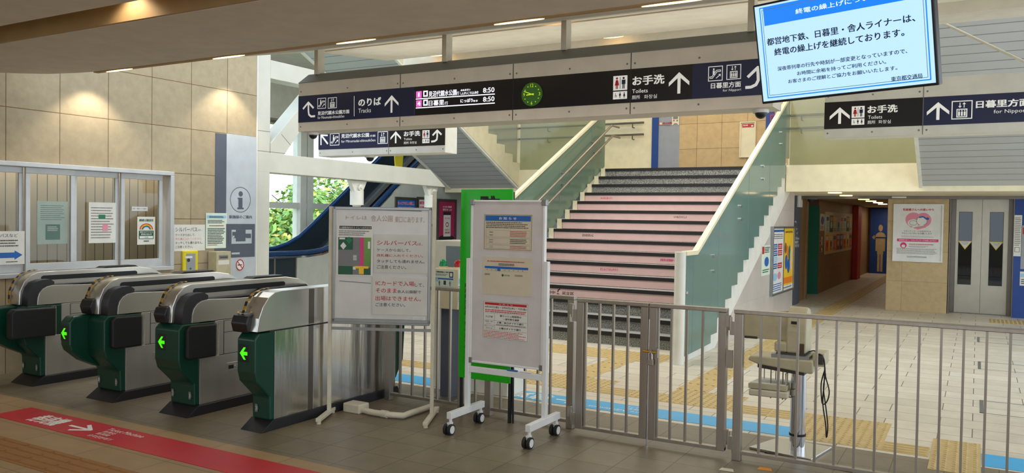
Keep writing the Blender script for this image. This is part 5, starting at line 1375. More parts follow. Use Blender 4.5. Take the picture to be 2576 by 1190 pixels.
g = G(); zz = lambda a, b: W(*zw(a, b), x=XW + .16)
a, b = zz(1822, 868), zz(1895, 895); g.box((XW + .158, a.y, b.z), (XW + .164, b.y, a.z), 'print_grey'); g.box((XW + .163, a.y + .01, (a.z + b.z) / 2 - .005), (XW + .166, b.y - .01, (a.z + b.z) / 2 + .003), 'black_plastic'); g.obj('slot', lb)
g = G(); a, b = zz(1815, 910), zz(1905, 942); g.box((XW + .16, a.y, b.z), (XW + .1615, b.y, a.z), 'paper'); g.obj('paper_label', lb)
# sheets on the booth glass
WG = ((XW - .058, 0, 0), (0, 1, 0), (0, 0, 1), .0012)
def art(p, u, v, w, h):
    p.text('感染防止徹底宣言', u + w * .1, v + h * .83, u + w * .9, v + h * .92, 'print_darkgreen', 1, .03)
    for i, m in enumerate(('print_red', 'print_orange', 'print_yellow', 'print_green', 'print_blue')): p.ring(u + w * .5, v + h * .54, w * (.38 - .04 * i), h * (.22 - .024 * i), w * .045, m, 1, 20, 0, 180)
    p.rect(u + w * .08, v + h * .20, u + w * .92, v + h * .50, 'print_darkgreen'); p.text('新型コロナウイルス', u + w * .14, v + h * .42, u + w * .86, v + h * .48, 'print_white', 2, .02); p.text('感染拡大防止中', u + w * .2, v + h * .34, u + w * .8, v + h * .40, 'print_white', 2, .02); p.rect(u + w * .12, v + h * .22, u + w * .88, v + h * .31, 'print_white', 2)
    p.text('東京都', u + w * .4, v + h * .24, u + w * .6, v + h * .285, 'print_black', 3); p.lines(u + w * .35, v + h * .1, u + w * .65, v + h * .15, 1, 'print_darkgreen', 1, .8, 2, 0)
sheet_obj('rainbow_notice', 'notice with a rainbow and green block on the rightmost booth window pane', 'notice', WG, zw(1142, 546), zw(1288, 776), 'paper', art)
sheet_obj('name_plate', 'small white framed strip sign on the rightmost booth window pane', 'sign', WG, zw(1094, 460), zw(1229, 500), 'print_white', lambda p, u, v, w, h: (p.frame(u + .003, v + .003, u + w - .003, v + h - .003, .002, 'print_black'), p.text('防犯・感染カメラ作動中', u + w * .08, v + h * .3, u + w * .92, v + h * .7, 'print_black', 1)))
sheet_obj('notice_sheet', 'white notice with a blue arrow at the left edge on the booth window', 'notice', ((XW - .058, 0, 0), (0, 1, 0), (0, 0, 1), .0012), (-60, 582), (62, 664), 'paper', lambda p, u, v, w, h: (p.text('シルバーパスなど', u + w * .1, v + h * .82, u + w * .85, v + h * .92, 'print_black', 1), p.lines(u + w * .1, v + h * .52, u + w * .9, v + h * .76, 3, 'print_black', 1, .4, 4), p.rect(u + w * .05, v + h * .2, u + w * .78, v + h * .36, 'print_blue'), p.poly([(u + w * .78, v + h * .14), (u + w * .95, v + h * .28), (u + w * .78, v + h * .42)], 'print_blue'), p.lines(u + w * .6, v + h * .06, u + w * .85, v + h * .1, 1, 'print_black', 1, .6, 2, 0)))
sheet_obj('notice_sheet', 'pale paper with a teal block taped inside the second booth window pane', 'notice', ((XW - .12, 0, 0), (0, 1, 0), (0, 0, 1), .0012), zw(310, 415), zw(562, 770), 'paper_green', lambda p, u, v, w, h: (p.lines(u + w * .1, v + h * .55, u + w * .9, v + h * .92, 8, 'print_grey', 1, .35, 4), p.rect(u + w * .26, v + h * .1, u + w * .74, v + h * .46, 'print_green'), p.lines(u + w * .32, v + h * .3, u + w * .68, v + h * .42, 3, 'print_white', 2, .7, 5)))
sheet_obj('notice_sheet', 'pale paper with a pink corner taped inside the third booth window pane', 'notice', ((XW - .07, 0, 0), (0, 1, 0), (0, 0, 1), .0012), zw(738, 425), zw(962, 762), 'paper', lambda p, u, v, w, h: (p.lines(u + w * .08, v + h * .1, u + w * .92, v + h * .9, 12, 'print_grey', 1, .35, 4), p.rect(u + w * .5, v + h * .3, u + w * .7, v + h * .46, 'print_rose', 2), p.rect(u + w * .35, v + h * .6, u + w * .6, v + h * .7, 'print_green', 2)))

# ================================================================== POSTERS ON THE GREY WALL UNDER THE LANDING
WP = ((-9.808, 0, 0), (0, 1, 0), (0, 0, 1), .002)
def framed(label, a, b, paper, art, m='steel_dark', plane=WP, name='framed_poster', t=.05, d=.03):
    O, U_, V_, s_ = plane; gg = G(); p = Pan(gg, O, U_, V_, s_); A = p.px(*a); B = p.px(*b)
    u0, u1 = sorted((A[0], B[0])); v0, v1 = sorted((A[1], B[1]))
    th = thing(name, label, 'poster', tuple(p.O + p.U * ((u0 + u1) / 2) + p.V * v0))
    def bx3(g, a0, b0, a1, b1, n0, n1, mt):
        c = [p.O + p.U * x + p.V * y + p.N * n for n in (n0, n1) for x, y in ((a0, b0), (a1, b0), (a1, b1), (a0, b1))]
        g.add(c, [(3, 2, 1, 0), (4, 5, 6, 7), (0, 1, 5, 4), (1, 2, 6, 5), (2, 3, 7, 6), (3, 0, 4, 7)], mt)
    g = G()
    for e in ((u0, v0, u1, v0 + t), (u0, v1 - t, u1, v1), (u0, v0 + t, u0 + t, v1 - t), (u1 - t, v0 + t, u1, v1 - t)): bx3(g, *e, 0, d, m)
    g.obj('poster_frame', th)
    g = G(); bx3(g, u0 + t * .6, v0 + t * .6, u1 - t * .6, v1 - t * .6, 0, d * .4, paper)
    pp = Pan(g, p.O + p.N * d * .4, U_, V_, s_)
    art(pp, u0 + t, v0 + t, (u1 - u0) - 2 * t, (v1 - v0) - 2 * t); g.obj('poster_print', th)
    return th
framed('blue framed poster with pink lettering left of the bracket, on the grey wall', (993, 495), (1046, 570), 'print_blue', lambda p, u, v, w, h: (p.rect(u + w * .05, v + h * .55, u + w * .9, v + h * .7, 'print_lightblue'), p.text('もっとやさしい駅に。', u + w * .06, v + h * .78, u + w * .94, v + h * .93, 'print_rose', 1, .05), p.text('もっと安全な駅に。', u + w * .06, v + h * .58, u + w * .88, v + h * .72, 'print_rose', 2, .05)))
framed('pale framed poster with pink lettering just behind the right pin bracket', (1048, 495), (1091, 570), 'paper', lambda p, u, v, w, h: (p.text('都営地下鉄', u + w * .06, v + h * .8, u + w * .94, v + h * .93, 'print_pink', 1, .04), p.text('子育て応援', u + w * .06, v + h * .6, u + w * .9, v + h * .73, 'print_pink', 1, .04)))
framed('pink framed poster with a white ticket strip on the grey wall beside the green board', (1099, 500), (1145, 612), 'pink_poster', lambda p, u, v, w, h: (p.text('スマホで簡単', u + w * .25, v + h * .84, u + w * .8, v + h * .89, 'print_white', 1, .03), p.text('発行きっぷ', u + w * .25, v + h * .77, u + w * .8, v + h * .82, 'print_white', 1, .03),
       p.rect(u + w * .28, v + h * .64, u + w * .76, v + h * .74, 'black_plastic'), p.rect(u + w * .3, v + h * .12, u + w * .74, v + h * .66, 'print_white', 2), p.ell(u + w * .5, v + h * .08, w * .48, h * .08, 'black_plastic', 1), p.text('東京都', u + w * .36, v + h * .56, u + w * .68, v + h * .6, 'print_pink', 3), p.ring(u + w * .52, v + h * .42, w * .1, h * .06, w * .03, 'print_red', 3, 16), p.text('ちかとく', u + w * .38, v + h * .26, u + w * .68, v + h * .31, 'print_red', 3, .03), p.text('お得な切符', u + w * .38, v + h * .19, u + w * .68, v + h * .24, 'print_red', 3, .03)))

# ================================================================== POSTERS ON THE MARBLE WALL
PW = ((-2.845, 0, 0), (0, 1, 0), (0, 0, 1), .002)
def art(p, u, v, w, h):
    m = u + w * .53
    p.rect(u, v, m - .015, v + h, 'print_white'); p.rect(m + .015, v, u + w, v + h, 'print_yellow')
    a = w * .5 - .02
    p.lines(u + .02, v + h * .94, m - .03, v + h * .98, 1, 'print_blue', 2, .8, 1, 0)
    p.lines(u + .02, v + h * .83, m - .03, v + h * .92, 3, 'print_black', 2, .3, 2, .1)
    for i in range(4):
        y1 = v + h * (.76 - .1 * i)
        p.rect(u + a * .05, y1 - h * .085, u + a * .46, y1, ('print_blue', 'print_blue', 'print_lightblue', 'print_blue')[i], 2); p.rect(u + a * .52, y1 - h * .085, u + a * .93, y1, ('print_red', 'print_red', 'print_white', 'print_red')[i], 2)
        for sx in (.05, .52): p.lines(u + a * (sx + .03), y1 - h * .07, u + a * (sx + .38), y1 - h * .015, 2, 'print_white', 3, .5, i * 3 + int(sx * 10), .1)
    p.ell(u + a * .3, v + h * .25, a * .2, h * .06, 'print_lightblue', 2); p.ell(u + a * .7, v + h * .26, a * .15, h * .06, 'print_rose', 2)
    p.lines(u + .02, v + h * .02, m - .03, v + h * .15, 4, 'print_blue', 2, .4, 9)
    p.text('いのちを守る', m + w * .06, v + h * .92, u + w * .96, v + h * .96, 'print_black', 2, .04)
    for (cx, cy, rx_, ry_, mm) in ((.62, .68, .05, .09, 'brown_wood'), (.72, .6, .05, .12, 'print_orange'), (.82, .58, .05, .14, 'print_green'), (.66, .45, .06, .12, 'print_blue'), (.78, .38, .07, .12, 'print_blue'), (.9, .5, .05, .2, 'print_skin')):
        p.ell(u + w * cx, v + h * cy, w * rx_, h * ry_, mm, 2, n=14)
    p.rect(m + .03, v + h * .1, u + w * .98, v + h * .2, 'print_orange', 2); p.rect(m + .015, v, u + w, v + h * .075, 'print_white', 2); p.lines(m + .03, v + h * .02, u + w * .95, v + h * .055, 1, 'print_grey', 3, .5, 4, 0)
    p.rect(m - .015, v, m + .015, v + h, 'alu', 4)
framed('double framed poster case, blue-red list and yellow picture, on the pale marble wall', (1939, 570), (1990, 727), 'print_white', art, 'alu', PW, 'poster_case', .03, .05)
sheet_obj('leaflet', 'small leaflet with blue drawing taped left of the double poster case', 'notice', PW, (1917, 618), (1937, 690), 'paper_green', lambda p, u, v, w, h: (p.rect(u + w * .02, v + h * .72, u + w * .25, v + h * .96, 'print_red'), p.lines(u + w * .3, v + h * .74, u + w * .95, v + h * .95, 4, 'print_black', 1, .5, 3), p.ell(u + w * .55, v + h * .45, w * .25, h * .16, 'print_blue'), p.lines(u + w * .1, v + h * .08, u + w * .9, v + h * .22, 2, 'print_green', 1, .5, 3)))

# ================================================================== CORRIDOR ENTRANCE
z2 = Z(1900, 470, 3.4)
tp = thing('toilet_door_panel', 'slate grey door-height panel with toilet lettering at the corridor entrance', 'panel', (-3.04, 16.8, 0))
yA, yB = 15.35, W(2011, 700, x=-3.05).y
G().box((-3.12, 16.3, 0), (-3.045, yB, 2.11), 'slate').obj('panel_body', tp)
g = G(); p = Pan(g, (-3.045, 0, 0), (0, 1, 0), (0, 0, 1), .002)
for ch, a, b in (('↑', (334, 290), (352, 312)), ('ト', (350, 350), (362, 372)), ('イ', (350, 384), (364, 410)), ('レ', (350, 422), (364, 440)), ('Toilets', (338, 432), (376, 450)), ('厕所', (338, 462), (368, 485)), ('화장실', (338, 492), (372, 515))):
    p.ptext(ch, z2(*a), z2(*b), 'print_white', 1, .02)
g.obj('lettering', tp)
w = W(*z2(377, 100), x=-3.03); sb = thing('wall_sensor', 'white rectangular alarm unit high on the slate panel by the corridor', 'alarm unit', (-3.0, w.y, w.z))
G().box((-3.045, w.y - .14, w.z - .17), (-2.99, w.y + .14, w.z + .17), 'white_paint').obj('case', sb, bevel=.01); G().tube([(-2.99, w.y + .05, w.z), (-2.985, w.y + .05, w.z)], .03, 'black_plastic', 12).obj('sensor_eye', sb)
w = W(*z2(482, 62), y=17.2); t = thing('dome_camera', 'white dome camera under the corridor ceiling just inside its entrance', 'camera', (w.x, 17.2, 2.12), group='dome cameras')
G().tube([(w.x, 17.2, 2.12), (w.x, 17.2, 2.07)], .11, 'caster_white', 20).obj('mount', t); G().sphere((w.x, 17.2, 2.075), .08, 'charcoal', zmin=-1, zmax=0).obj('dome', t)
w = W(*z2(1232, 70), y=16.5); box_obj('ceiling_sensor', (w.x - .12, 16.44, 2.075), (w.x + .12, 16.5, 2.105), 'white_paint', label='small white sensor bar on the lintel above the maternity poster', cat='sensor', bevel=.004)
gd = thing('green_door', 'bright green door panel in the recess at the corridor start', 'door', (-3.2, 19.2, 0)); del gd['label']; del gd['category']; gd['kind'] = 'structure'; gd.name = 'door_1'; ORG['door_1'] = Vector((-3.2, 19.2, 0))
G().box((-3.4, 19.17, 0), (-3.085, 19.2, 1.98), 'green_panel').obj('door_leaf', gd)
box_obj('cabinet', (-3.095, 24.85, 0), (-2.95, 25.6, 2.1), 'red_panel', label='tall red fire cabinet far down the left side of the corridor', cat='cabinet', bevel=.01)
bd = thing('door_2', '', '', (-2.6, 28.6, 0)); del bd['label']; del bd['category']; bd['kind'] = 'structure'
G().box((-3.02, 28.55, 0), (-2.2, 28.65, 2.1), 'blue_panel').obj('door_leaf', bd)
g = G(); p = Pan(g, (0, 28.55, 0), step=.004)
cxx = -2.715; p.ell(cxx, 1.46, .065, .11, 'pillar_stone'); p.ell(cxx, 1.17, .15, .16, 'pillar_stone', 1, 24, 0, 180); p.rect(cxx - .14, .72, cxx - .085, 1.13, 'pillar_stone'); p.rect(cxx + .085, .72, cxx + .14, 1.13, 'pillar_stone'); p.rect(cxx - .09, .62, cxx + .09, 1.13, 'pillar_stone', 2)
for s_ in (-1, 1): p.rect(cxx + s_ * .045 - .035, .06, cxx + s_ * .045 + .035, .64, 'pillar_stone', 2)
p.stroke([(cxx - .2, 1.16), (cxx - .13, 1.16)], .03, 'pillar_stone', 2); p.stroke([(cxx - .17, 1.22), (cxx - .23, 1.16), (cxx - .17, 1.10)], .03, 'pillar_stone', 2); p.stroke([(cxx - .15, 1.155), (cxx + .2, 1.155)], .012, 'print_black', 3)
g.obj('toilet_figure', bd)
# corridor notice board with its posters
nb = thing('notice_board', 'long pale notice board on the left corridor wall full of posters', 'board', (-3.1, 22, .8))
G().box((-3.095, 20.0, .86), (-3.085, 24.7, 1.86), 'paper_cream').obj('board_back', nb)
r2 = random.Random(4); cols = ['print_orange', 'print_lightblue', 'print_yellow', 'paper', 'print_rose', 'paper_green', 'print_red', 'print_green', 'print_blue', 'paper_cream']
cn = ['orange', 'light blue', 'yellow', 'white', 'rose', 'pale green', 'red', 'green', 'blue', 'cream']
for i in range(8):
    for j in range(2):
        k = (i * 2 + j * 5) % 10; ya_ = 20.08 + i * .575; z0_ = .92 + j * .46
        g = G(); g.box((-3.085, ya_, z0_), (-3.081, ya_ + .5, z0_ + .40), cols[k]); p = Pan(g, (-3.081, 0, 0), (0, 1, 0), (0, 0, 1), .002)
        p.rect(ya_ + .06, z0_ + .27, ya_ + .44, z0_ + .36, cols[(k + 3) % 10]); p.ell(ya_ + .25, z0_ + .17, .13, .08, cols[(k + 6) % 10]); p.lines(ya_ + .05, z0_ + .02, ya_ + .45, z0_ + .09, 2, 'print_black', 1, .4, i)
        g.obj('pinned_poster', label=f'{cn[k]} poster in column {"one two three four five six seven eight".split()[i]} of the {"upper" if j else "lower"} row on the corridor board', cat='poster', group='posters on the corridor board')
sheet_obj('leaflet', 'tall leaflet between the green door and the corridor notice board', 'notice', ((-3.1, 0, 0), (0, 1, 0), (0, 0, 1), .002), z2(556, 230), z2(590, 375), 'paper', lambda p, u, v, w, h: (p.ell(u + w * .5, v + h * .6, w * .35, h * .25, 'print_blue'), p.lines(u + w * .1, v + h * .1, u + w * .9, v + h * .3, 3, 'print_grey', 1, .5, 3)))
hd = G(); 
for zz_ in (.95, 1.1, 1.2): hd.tube([(-3.1, 19.33, zz_), (-3.04, 19.33, zz_), (-3.04, 19.33, zz_ + .08)], .012, 'chrome', 8)
hd.obj('wall_hook', label='chrome hooks beside the green door', cat='hook')
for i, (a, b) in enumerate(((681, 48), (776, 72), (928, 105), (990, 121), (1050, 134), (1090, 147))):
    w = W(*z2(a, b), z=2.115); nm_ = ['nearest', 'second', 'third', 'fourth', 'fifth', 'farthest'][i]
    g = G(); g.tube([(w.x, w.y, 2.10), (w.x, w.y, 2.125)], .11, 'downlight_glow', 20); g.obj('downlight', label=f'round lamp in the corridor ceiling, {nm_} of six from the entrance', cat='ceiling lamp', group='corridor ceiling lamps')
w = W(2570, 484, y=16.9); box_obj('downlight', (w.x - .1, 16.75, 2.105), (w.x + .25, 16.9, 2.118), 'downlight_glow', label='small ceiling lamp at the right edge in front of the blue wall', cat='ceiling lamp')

# ================================================================== MATERNITY POSTER, LIFT
def art(p, u, v, w, h):
    p.text('妊産婦さんへの思いやり', u + w * .17, v + h * .90, u + w * .83, v + h * .945, 'print_red', 1, .03)
    cx, cy = u + w * .5, v + h * .7; R0 = w * .17
    p.ell(cx - w * .1, cy + h * .04, R0, R0 * 1.0, 'print_rose'); p.ell(cx + w * .11, cy + h * .035, R0, R0, 'print_rose'); p.poly([(cx - w * .26, cy + h * .02), (cx + w * .27, cy + h * .01), (cx + w * .16, cy - h * .1), (cx, cy - h * .14), (cx - w * .17, cy - h * .09)], 'print_rose')
    p.ell(cx + w * .08, cy + h * .02, w * .115, w * .115, 'print_white', 2); p.ring(cx + w * .08, cy + h * .02, w * .115, w * .115, .007, 'print_grey', 3, 28)
    p.ell(cx - w * .1, cy - h * .02, w * .12, w * .085, 'print_white', 2); p.ring(cx - w * .1, cy - h * .02, w * .085, w * .06, .007, 'print_grey', 3, 28)
    p.stroke([(cx + w * .02, cy + h * .08), (cx + w * .11, cy + h * .095), (cx + w * .18, cy + h * .05)], .022, 'print_blue', 4); p.ell(cx + w * .2, cy + h * .06, .025, .025, 'print_blue', 4, n=10)
    p.stroke([(cx + w * .12, cy - h * .06), (cx - w * .06, cy - h * .085), (cx - w * .12, cy - h * .1)], .02, 'print_white', 4); p.stroke([(cx + w * .13, cy - h * .075), (cx - w * .06, cy - h * .1)], .005, 'print_grey', 5)
    p.text('マタニティマークを見かけたら', u + w * .2, v + h * .515, u + w * .78, v + h * .545, 'print_grey', 1, .02); p.text('やさしい心づかいをお願いします', u + w * .16, v + h * .475, u + w * .8, v + h * .505, 'print_grey', 1, .02)
    p.lines(u + w * .15, v + h * .415, u + w * .85, v + h * .45, 2, 'print_grey', 1, .25, 5, .1)
    p.rect(u + w * .06, v + h * .34, u + w * .94, v + h * .39, 'print_pink'); p.text('妊産婦の方へ、マタニティマークを差し上げます', u + w * .1, v + h * .353, u + w * .9, v + h * .378, 'print_white', 2, .02)
    p.ell(u + w * .2, v + h * .27, w * .07, w * .07, 'print_pink'); p.ell(u + w * .2, v + h * .255, w * .04, w * .035, 'print_white', 2); p.lines(u + w * .32, v + h * .28, u + w * .85, v + h * .305, 1, 'print_red', 1, .5, 3, .1); p.lines(u + w * .32, v + h * .235, u + w * .75, v + h * .27, 2, 'print_grey', 1, .4, 3)
    p.lines(u + w * .06, v + h * .11, u + w * .94, v + h * .22, 6, 'print_black', 1, .3, 8, .15); p.lines(u + w * .28, v + h * .045, u + w * .72, v + h * .08, 2, 'print_black', 1, .4, 9, .1)
framed('large maternity poster with pink heart in a rounded white frame on the stone pillar', (2248.5, 513), (2370.5, 661), 'print_white', art, 'caster_white', ((0, 16.56, 0), (1, 0, 0), (0, 0, 1), .0015), 'framed_poster', .025, .03)

lf = thing('lift', 'stainless steel lift doors with two narrow windows beside the stone pillar', 'lift', (.05, 16.9, 0))
for nm_, a0, a1 in (('left', -.352, .055), ('right', .060, .462)):
    g = G(); wl, wr_ = (-.302, -.098) if nm_ == 'left' else (.184, .386); zl0, zl1 = .525, 1.834
    for e in ((a0, 0.01, wl, 2.12), (wr_, .01, a1, 2.12), (wl, .01, wr_, zl0), (wl, zl1, wr_, 2.12)): g.box((e[0], 16.90, e[1]), (e[2], 16.93, e[3]), 'lift_steel')
    d_ = g.obj('door_leaf', lf); ORG[d_.name] = ORG[lf.name]
    G().box((wl, 16.915, zl0), (wr_, 16.92, zl1), 'acrylic_dark').obj('window_pane', d_)
    g = G(); g.box((wl - .006, 16.897, zl0 - .006), (wl, 16.9, zl1 + .006), 'charcoal'); g.box((wr_, 16.897, zl0 - .006), (wr_ + .006, 16.9, zl1 + .006), 'charcoal'); g.box((wl, 16.897, zl1), (wr_, 16.9, zl1 + .006), 'charcoal'); g.box((wl, 16.897, zl0 - .006), (wr_, 16.9, zl0), 'charcoal'); g.obj('window_trim', d_)
    c = (wl + wr_) / 2; g = G(); p = Pan(g, (0, 16.896, 0), step=.002); p.poly([(c - .11, 1.31), (c + .11, 1.31), (c, 1.155)], 'print_yellow', 1); p.poly([(c - .095, 1.302), (c + .095, 1.302), (c, 1.175)], 'print_white', 2); p.text('とびらに注意', c - .05, 1.27, c + .05, 1.287, 'print_black', 3); p.text('ください', c - .035, 1.245, c + .035, 1.262, 'print_black', 3); g.obj('warning_triangle', d_)
g = G(); g.box((-.45, 16.6, 0), (-.43, 16.95, 2.14), 'steel_dark'); g.box((-.43, 16.93, 0), (-.355, 16.95, 2.14), 'steel_dark'); g.box((.464, 16.93, 0), (.53, 16.95, 2.14), 'steel_dark'); g.box((.53, 16.6, 0), (.548, 16.95, 2.14), 'steel_dark'); g.box((-.43, 16.88, 2.12), (.53, 16.95, 2.14), 'brushed_plain'); g.obj('door_frame', lf)
box_obj('sill', (-.43, 16.86, -.01), (.53, 16.94, .008), 'steel_dark', lf)
# lift car behind the windows
g = G(); g.box((-.40, 17.25, 0), (.5, 17.29, 2.1), 'charcoal'); g.box((-.1, 17.235, .7), (.3, 17.25, 1.75), 'blue_grey'); g.box((-.40, 17.2, .85), (.5, 17.23, .89), 'steel'); g.obj('car_interior', lf)
BW = ((0, 16.58, 0), (1, 0, 0), (0, 0, 1), .0015)
sheet_obj('notice_sheet', 'tall narrow white notice strip on the blue wall beside the lift', 'notice', BW, (2552, 541), (2568.5, 645), 'paper', lambda p, u, v, w, h: (p.lines(u + w * .1, v + h * .25, u + w * .9, v + h * .95, 16, 'print_grey', 1, .4, 5), p.frame(u + w * .15, v + h * .1, u + w * .8, v + h * .22, .006, 'print_black')))
sheet_obj('lift_control', 'grey lift control plate at the right frame edge on the blue wall', 'control panel', BW, (2570, 567), (2600, 678), 'grey_panel', lambda p, u, v, w, h: (p.ell(u + w * .6, v + h * .5, .02, .02, 'print_white'), p.rect(u + w * .1, v + h * .8, u + w * .3, v + h * .95, 'print_red')))
sheet_obj('notice_sheet', 'white and light blue notice low on the blue wall at the right frame edge', 'notice', BW, (2566, 683), (2600, 720), 'paper', lambda p, u, v, w, h: (p.rect(u + w * .05, v + h * .6, u + w * .95, v + h * .85, 'print_lightblue'), p.lines(u + w * .1, v + h * .1, u + w * .9, v + h * .5, 3, 'print_black', 1, .5, 3)))

# ================================================================== LANDING WALL ITEMS
zt = Z(1640, 260, 5.408); LW = ((0, 16.2, 0), (1, 0, 0), (0, 0, 1), .003)
def art(p, u, v, w, h):
    p.rect(u + w * .08, v + h * .86, u + w * .92, v + h * .965, 'print_red'); p.text('消火栓', u + w * .14, v + h * .90, u + w * .5, v + h * .945, 'print_white', 2, .03); p.ring(u + w * .8, v + h * .9, w * .08, w * .06, .02, 'print_white', 2, 12)
hb = framed('cream hydrant cabinet with a red label on the landing wall', zt(1205, 255), zt(1410, 735), 'cream_paint', art, 'cream_paint', LW, 'hydrant_cabinet', .02, .05); hb['category'] = 'cabinet'
g = G(); p = Pan(g, (0, 16.19, 0), step=.004)
def lr(a, b, m, l=1):
    A = p.px(*zt(*a)); B = p.px(*zt(*b)); p.rect(A[0], A[1], B[0], B[1], m, l)
lr((275, 165), (370, 270), 'cream_paint'); lr((290, 180), (355, 212), 'print_grey', 2)
for a in (300, 345):
    c = p.px(*zt(a, 235)); p.ell(c[0], c[1], .018, .018, 'print_grey', 2, n=10)
p.stroke([p.px(*zt(295, 268)), p.px(*zt(276, 295))], .03, 'cream_paint'); p.stroke([p.px(*zt(350, 268)), p.px(*zt(368, 290))], .03, 'cream_paint')
lr((60, 257), (98, 292), 'print_red'); p.ptext('舎人公園', zt(150, 258), zt(270, 276), 'print_red', 1, .05); lr((104, 262), (138, 290), 'cream_paint'); p.stroke([p.px(*zt(60, 290)), p.px(*zt(255, 297))], .01, 'print_red', 1)
p.stroke([p.px(*zt(60, 215)), p.px(*zt(95, 175))], .02, 'print_white', 2); p.ptext('のりば', zt(125, 172), zt(180, 188), 'print_grey', 1, .03)
g.obj('station_name_sign', label='flat train symbol and red station lettering on the grey strip of the landing wall', cat='sign')
c = W(*zt(1645, 190), y=16.17); g = G(); p = Pan(g, (0, 16.175, 0), step=.003); p.rect(c.x - .05, c.z - .06, c.x + .05, c.z + .06, 'print_red'); p.rect(c.x - .03, c.z - .035, c.x + .03, c.z + .035, 'blue_panel', 2); g.obj('wall_symbol', label='small red square symbol on the right blue strip of the landing wall', cat='sign')

# ================================================================== ESCALATOR
def crv(dz=0, dy=0): return [(8.15, .80 + dz), (8.0, .87 + dz), (8.02, .93 + dz), (8.2, .955 + dz), (9.4, .955 + dz), (10.2, .957 + dz), (10.55, .985 + dz), (10.85, 1.055 + dz), (11.15, 1.18 + dz), (11.5, 1.41 + dz), (12.0, 1.77 + dz), (13.5, 2.84 + dz), (16.0, 4.62 + dz)]
es = thing('escalator', 'escalator with blue-black handrails rising away past the left windows', 'escalator', (-10.4, 12, 0))
for xx, nm_ in ((-10.95, 'far'), (-9.85, 'near')):
    pts = [(xx, a, b) for a, b in crv()]
    g = G(); g.tube(pts, .042, 'rubber_blue', 14); g.obj('handrail_belt', es)
    low = [(a, max(.0, b - .86)) for a, b in crv()[4:]]
    body = [(a, b - .04) for a, b in crv()[3:]]
    if nm_ == 'far':
        g = G(); g.prism(body + [(16, 3.3), (10.8, .12), (8.2, .12)], 'x', xx - .012, xx + .012, 'escalator_dark'); g.obj('glass_balustrade', es)
        g = G()
        dk = [(a, b - .62) for a, b in crv()[4:]]; g.prism([(a, b) for a, b in dk] + [(a, b - .10) for a, b in dk[::-1]], 'x', xx + .015, xx + .09, 'brushed_plain'); g.obj('inner_deck', es)
    else:
        inner = [(a, b - .06) for a, b in crv()[5:-1]]
        g = G(); g.prism([(9.95, .89)] + inner + [(15.1, 3.9), (15.1, .0), (9.95, 0)], 'x', xx - .02, xx + .04, 'escalator_side'); g.obj('side_panel', es)
        g = G(); g.prism([(8.2, .90), (9.95, .90), (9.95, .08), (8.2, .08)], 'x', xx - .012, xx + .012, 'escalator_dark'); g.obj('glass_balustrade', es)
        g = G(); g.prism([(a, b - .045) for a, b in crv()[3:]] + [(a, b - .075) for a, b in crv()[3:][::-1]], 'x', xx - .03, xx + .045, 'chrome'); g.obj('rail_guide', es)
        for yy in (9.45, 9.93): G().box((xx - .02, yy, .05), (xx + .03, yy + .03, .9), 'steel').obj('balustrade_post', es)
g = G(); g.prism([(8.2, 0), (10.6, .02), (16, 3.86), (16, 3.2), (11.2, 0)], 'x', -10.93, -9.87, 'dark_metal'); g.obj('step_band', es)
g = G(); q8 = lambda a, b: W(a, b, x=-9.4)
A = W(650, 639, x=-9.4); B = W(668, 700, x=-9.4)
lg = G(); lg.tube([(-9.4, A.y - .3, 0), (-9.4, A.y - .3, A.z), (-9.4, B.y - .08, A.z), (-9.4, B.y - .02, A.z - .03), (-9.4, B.y, A.z - .1), (-9.4, B.y, 0)], .03, 'steel', 12)
lg.tube([(-9.4, A.y - .3, .5), (-9.4, B.y, .5)], .02, 'steel', 10); lg.obj('guard_rail', label='bent steel tube guard in front of the escalator entry', cat='guard rail')
g = G(); A = W(1003, 388, x=-9.75); g.prism([(A.y - .17, A.z + .25), (A.y + .17, A.z + .25), (A.y + .1, A.z - .28), (A.y - .1, A.z - .28)], 'x', -9.76, -9.74, 'yellow_case'); g.tube([(-9.75, A.y - .1, A.z + .24), (-9.75, A.y - .1, 4.5)], .008, 'steel', 6); g.tube([(-9.75, A.y + .1, A.z + .24), (-9.75, A.y + .1, 4.5)], .008, 'steel', 6); g.obj('warning_board', label='yellow hanging warning board above the escalator', cat='sign')

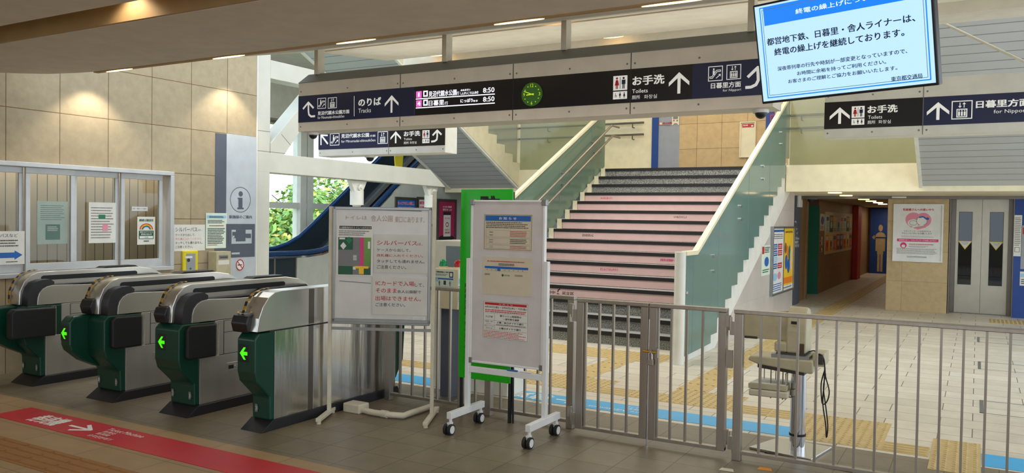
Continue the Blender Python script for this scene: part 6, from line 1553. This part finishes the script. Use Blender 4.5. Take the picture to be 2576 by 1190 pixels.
# ================================================================== OUTSIDE
g = G(); g.box((-90, -30, -6.2), (-13.5, 90, -6), 'leaf_dark'); g.obj('ground', kind='structure')
G().box((-60, 20, -6), (-58, 70, -2.4), 'concrete').obj('garden_wall', label='pale distant wall beyond the trees outside', cat='wall')
def tree(label, x, y, ztop, r, n=2600, gold=.25, seed=1, group='trees outside the windows'):
    rr_ = random.Random(seed); t = thing('tree', label, 'tree', (x, y, -6), group=group)
    g = G(); g.tube([(x, y, -6), (x + .15, y, -3), (x, y + .2, ztop - r * 1.1)], .28, 'bark', 10, r2=.1)
    for k in range(7):
        a = rr_.random() * 6.28; g.tube([(x, y, ztop - r * 1.5 + k * r * .08), (x + math.cos(a) * r * .7, y + math.sin(a) * r * .7, ztop - r * .8 + rr_.random() * r * .4)], .08, 'bark', 6, r2=.02)
    g.obj('trunk', t)
    g = G(); blobs = []
    for k in range(20):
        a = rr_.random() * 6.28; e = rr_.uniform(-.7, 1); d = r * rr_.uniform(.35, .75)
        blobs.append((x + math.cos(a) * d * math.cos(e), y + math.sin(a) * d * math.cos(e), ztop - r + math.sin(e) * d * .8, r * rr_.uniform(.3, .5)))
    for k in range(n):
        bx_, by_, bz_, br_ = rr_.choice(blobs); v = Vector((rr_.gauss(0, 1), rr_.gauss(0, 1), rr_.gauss(0, 1))).normalized() * br_ * rr_.uniform(.75, 1.1)
        c = Vector((bx_, by_, bz_)) + v; s_ = rr_.uniform(.11, .22)
        nrm = (v.normalized() + Vector((rr_.uniform(-.7, .7), rr_.uniform(-.7, .7), rr_.uniform(-.2, .9)))).normalized()
        u_ = nrm.orthogonal().normalized(); w_ = nrm.cross(u_); an = rr_.random() * 6.28; u_, w_ = u_ * math.cos(an) + w_ * math.sin(an), w_ * math.cos(an) - u_ * math.sin(an)
        m = 'leaf_gold' if rr_.random() < gold else ('leaf' if rr_.random() < .6 else 'leaf_dark')
        g.add([c - u_ * s_, c - w_ * s_ * .5, c + u_ * s_, c + w_ * s_ * .5], [(0, 1, 2, 3)], m)
    g.obj('foliage', t)
tl_ = [('nearest tree outside, filling the lower left window pane with yellow-green leaves', -27.5, 21.5, 1.9, 3.6, .45), ('tree outside to the right of the yellow-green one, seen beside the mullion', -29, 27, 2.8, 3.6, .2),
       ('taller tree outside whose top reaches above the transom next to the escalator', -27, 30, 4.4, 4.0, .12), ('tree outside just left of the window mullion, its crown reaching the transom', -33, 27, 3.3, 3.6, .2), ('partly hidden tree outside at the left window edge', -34, 23.5, 1.9, 3.4, .35),
       ('tree outside behind the escalator handrail at the right of the window', -24, 33, 4.4, 4.2, .1)]
for i, (lab, x, y, zt_, r_, gd_) in enumerate(tl_): tree(lab, x, y, zt_, r_ * 1.1, 11000, gd_, 20 + i)
g = G(); w = W(662, 612, x=-20); g.box((-20.2, w.y - .7, -1), (-20, w.y - .1, w.z), 'blue_grey'); g.box((-20.2, w.y - .08, -1), (-20, w.y + .1, w.z), 'slate'); g.obj('roof_unit', label='small grey metal unit outside below the trees at the left window edge', cat='machine unit')
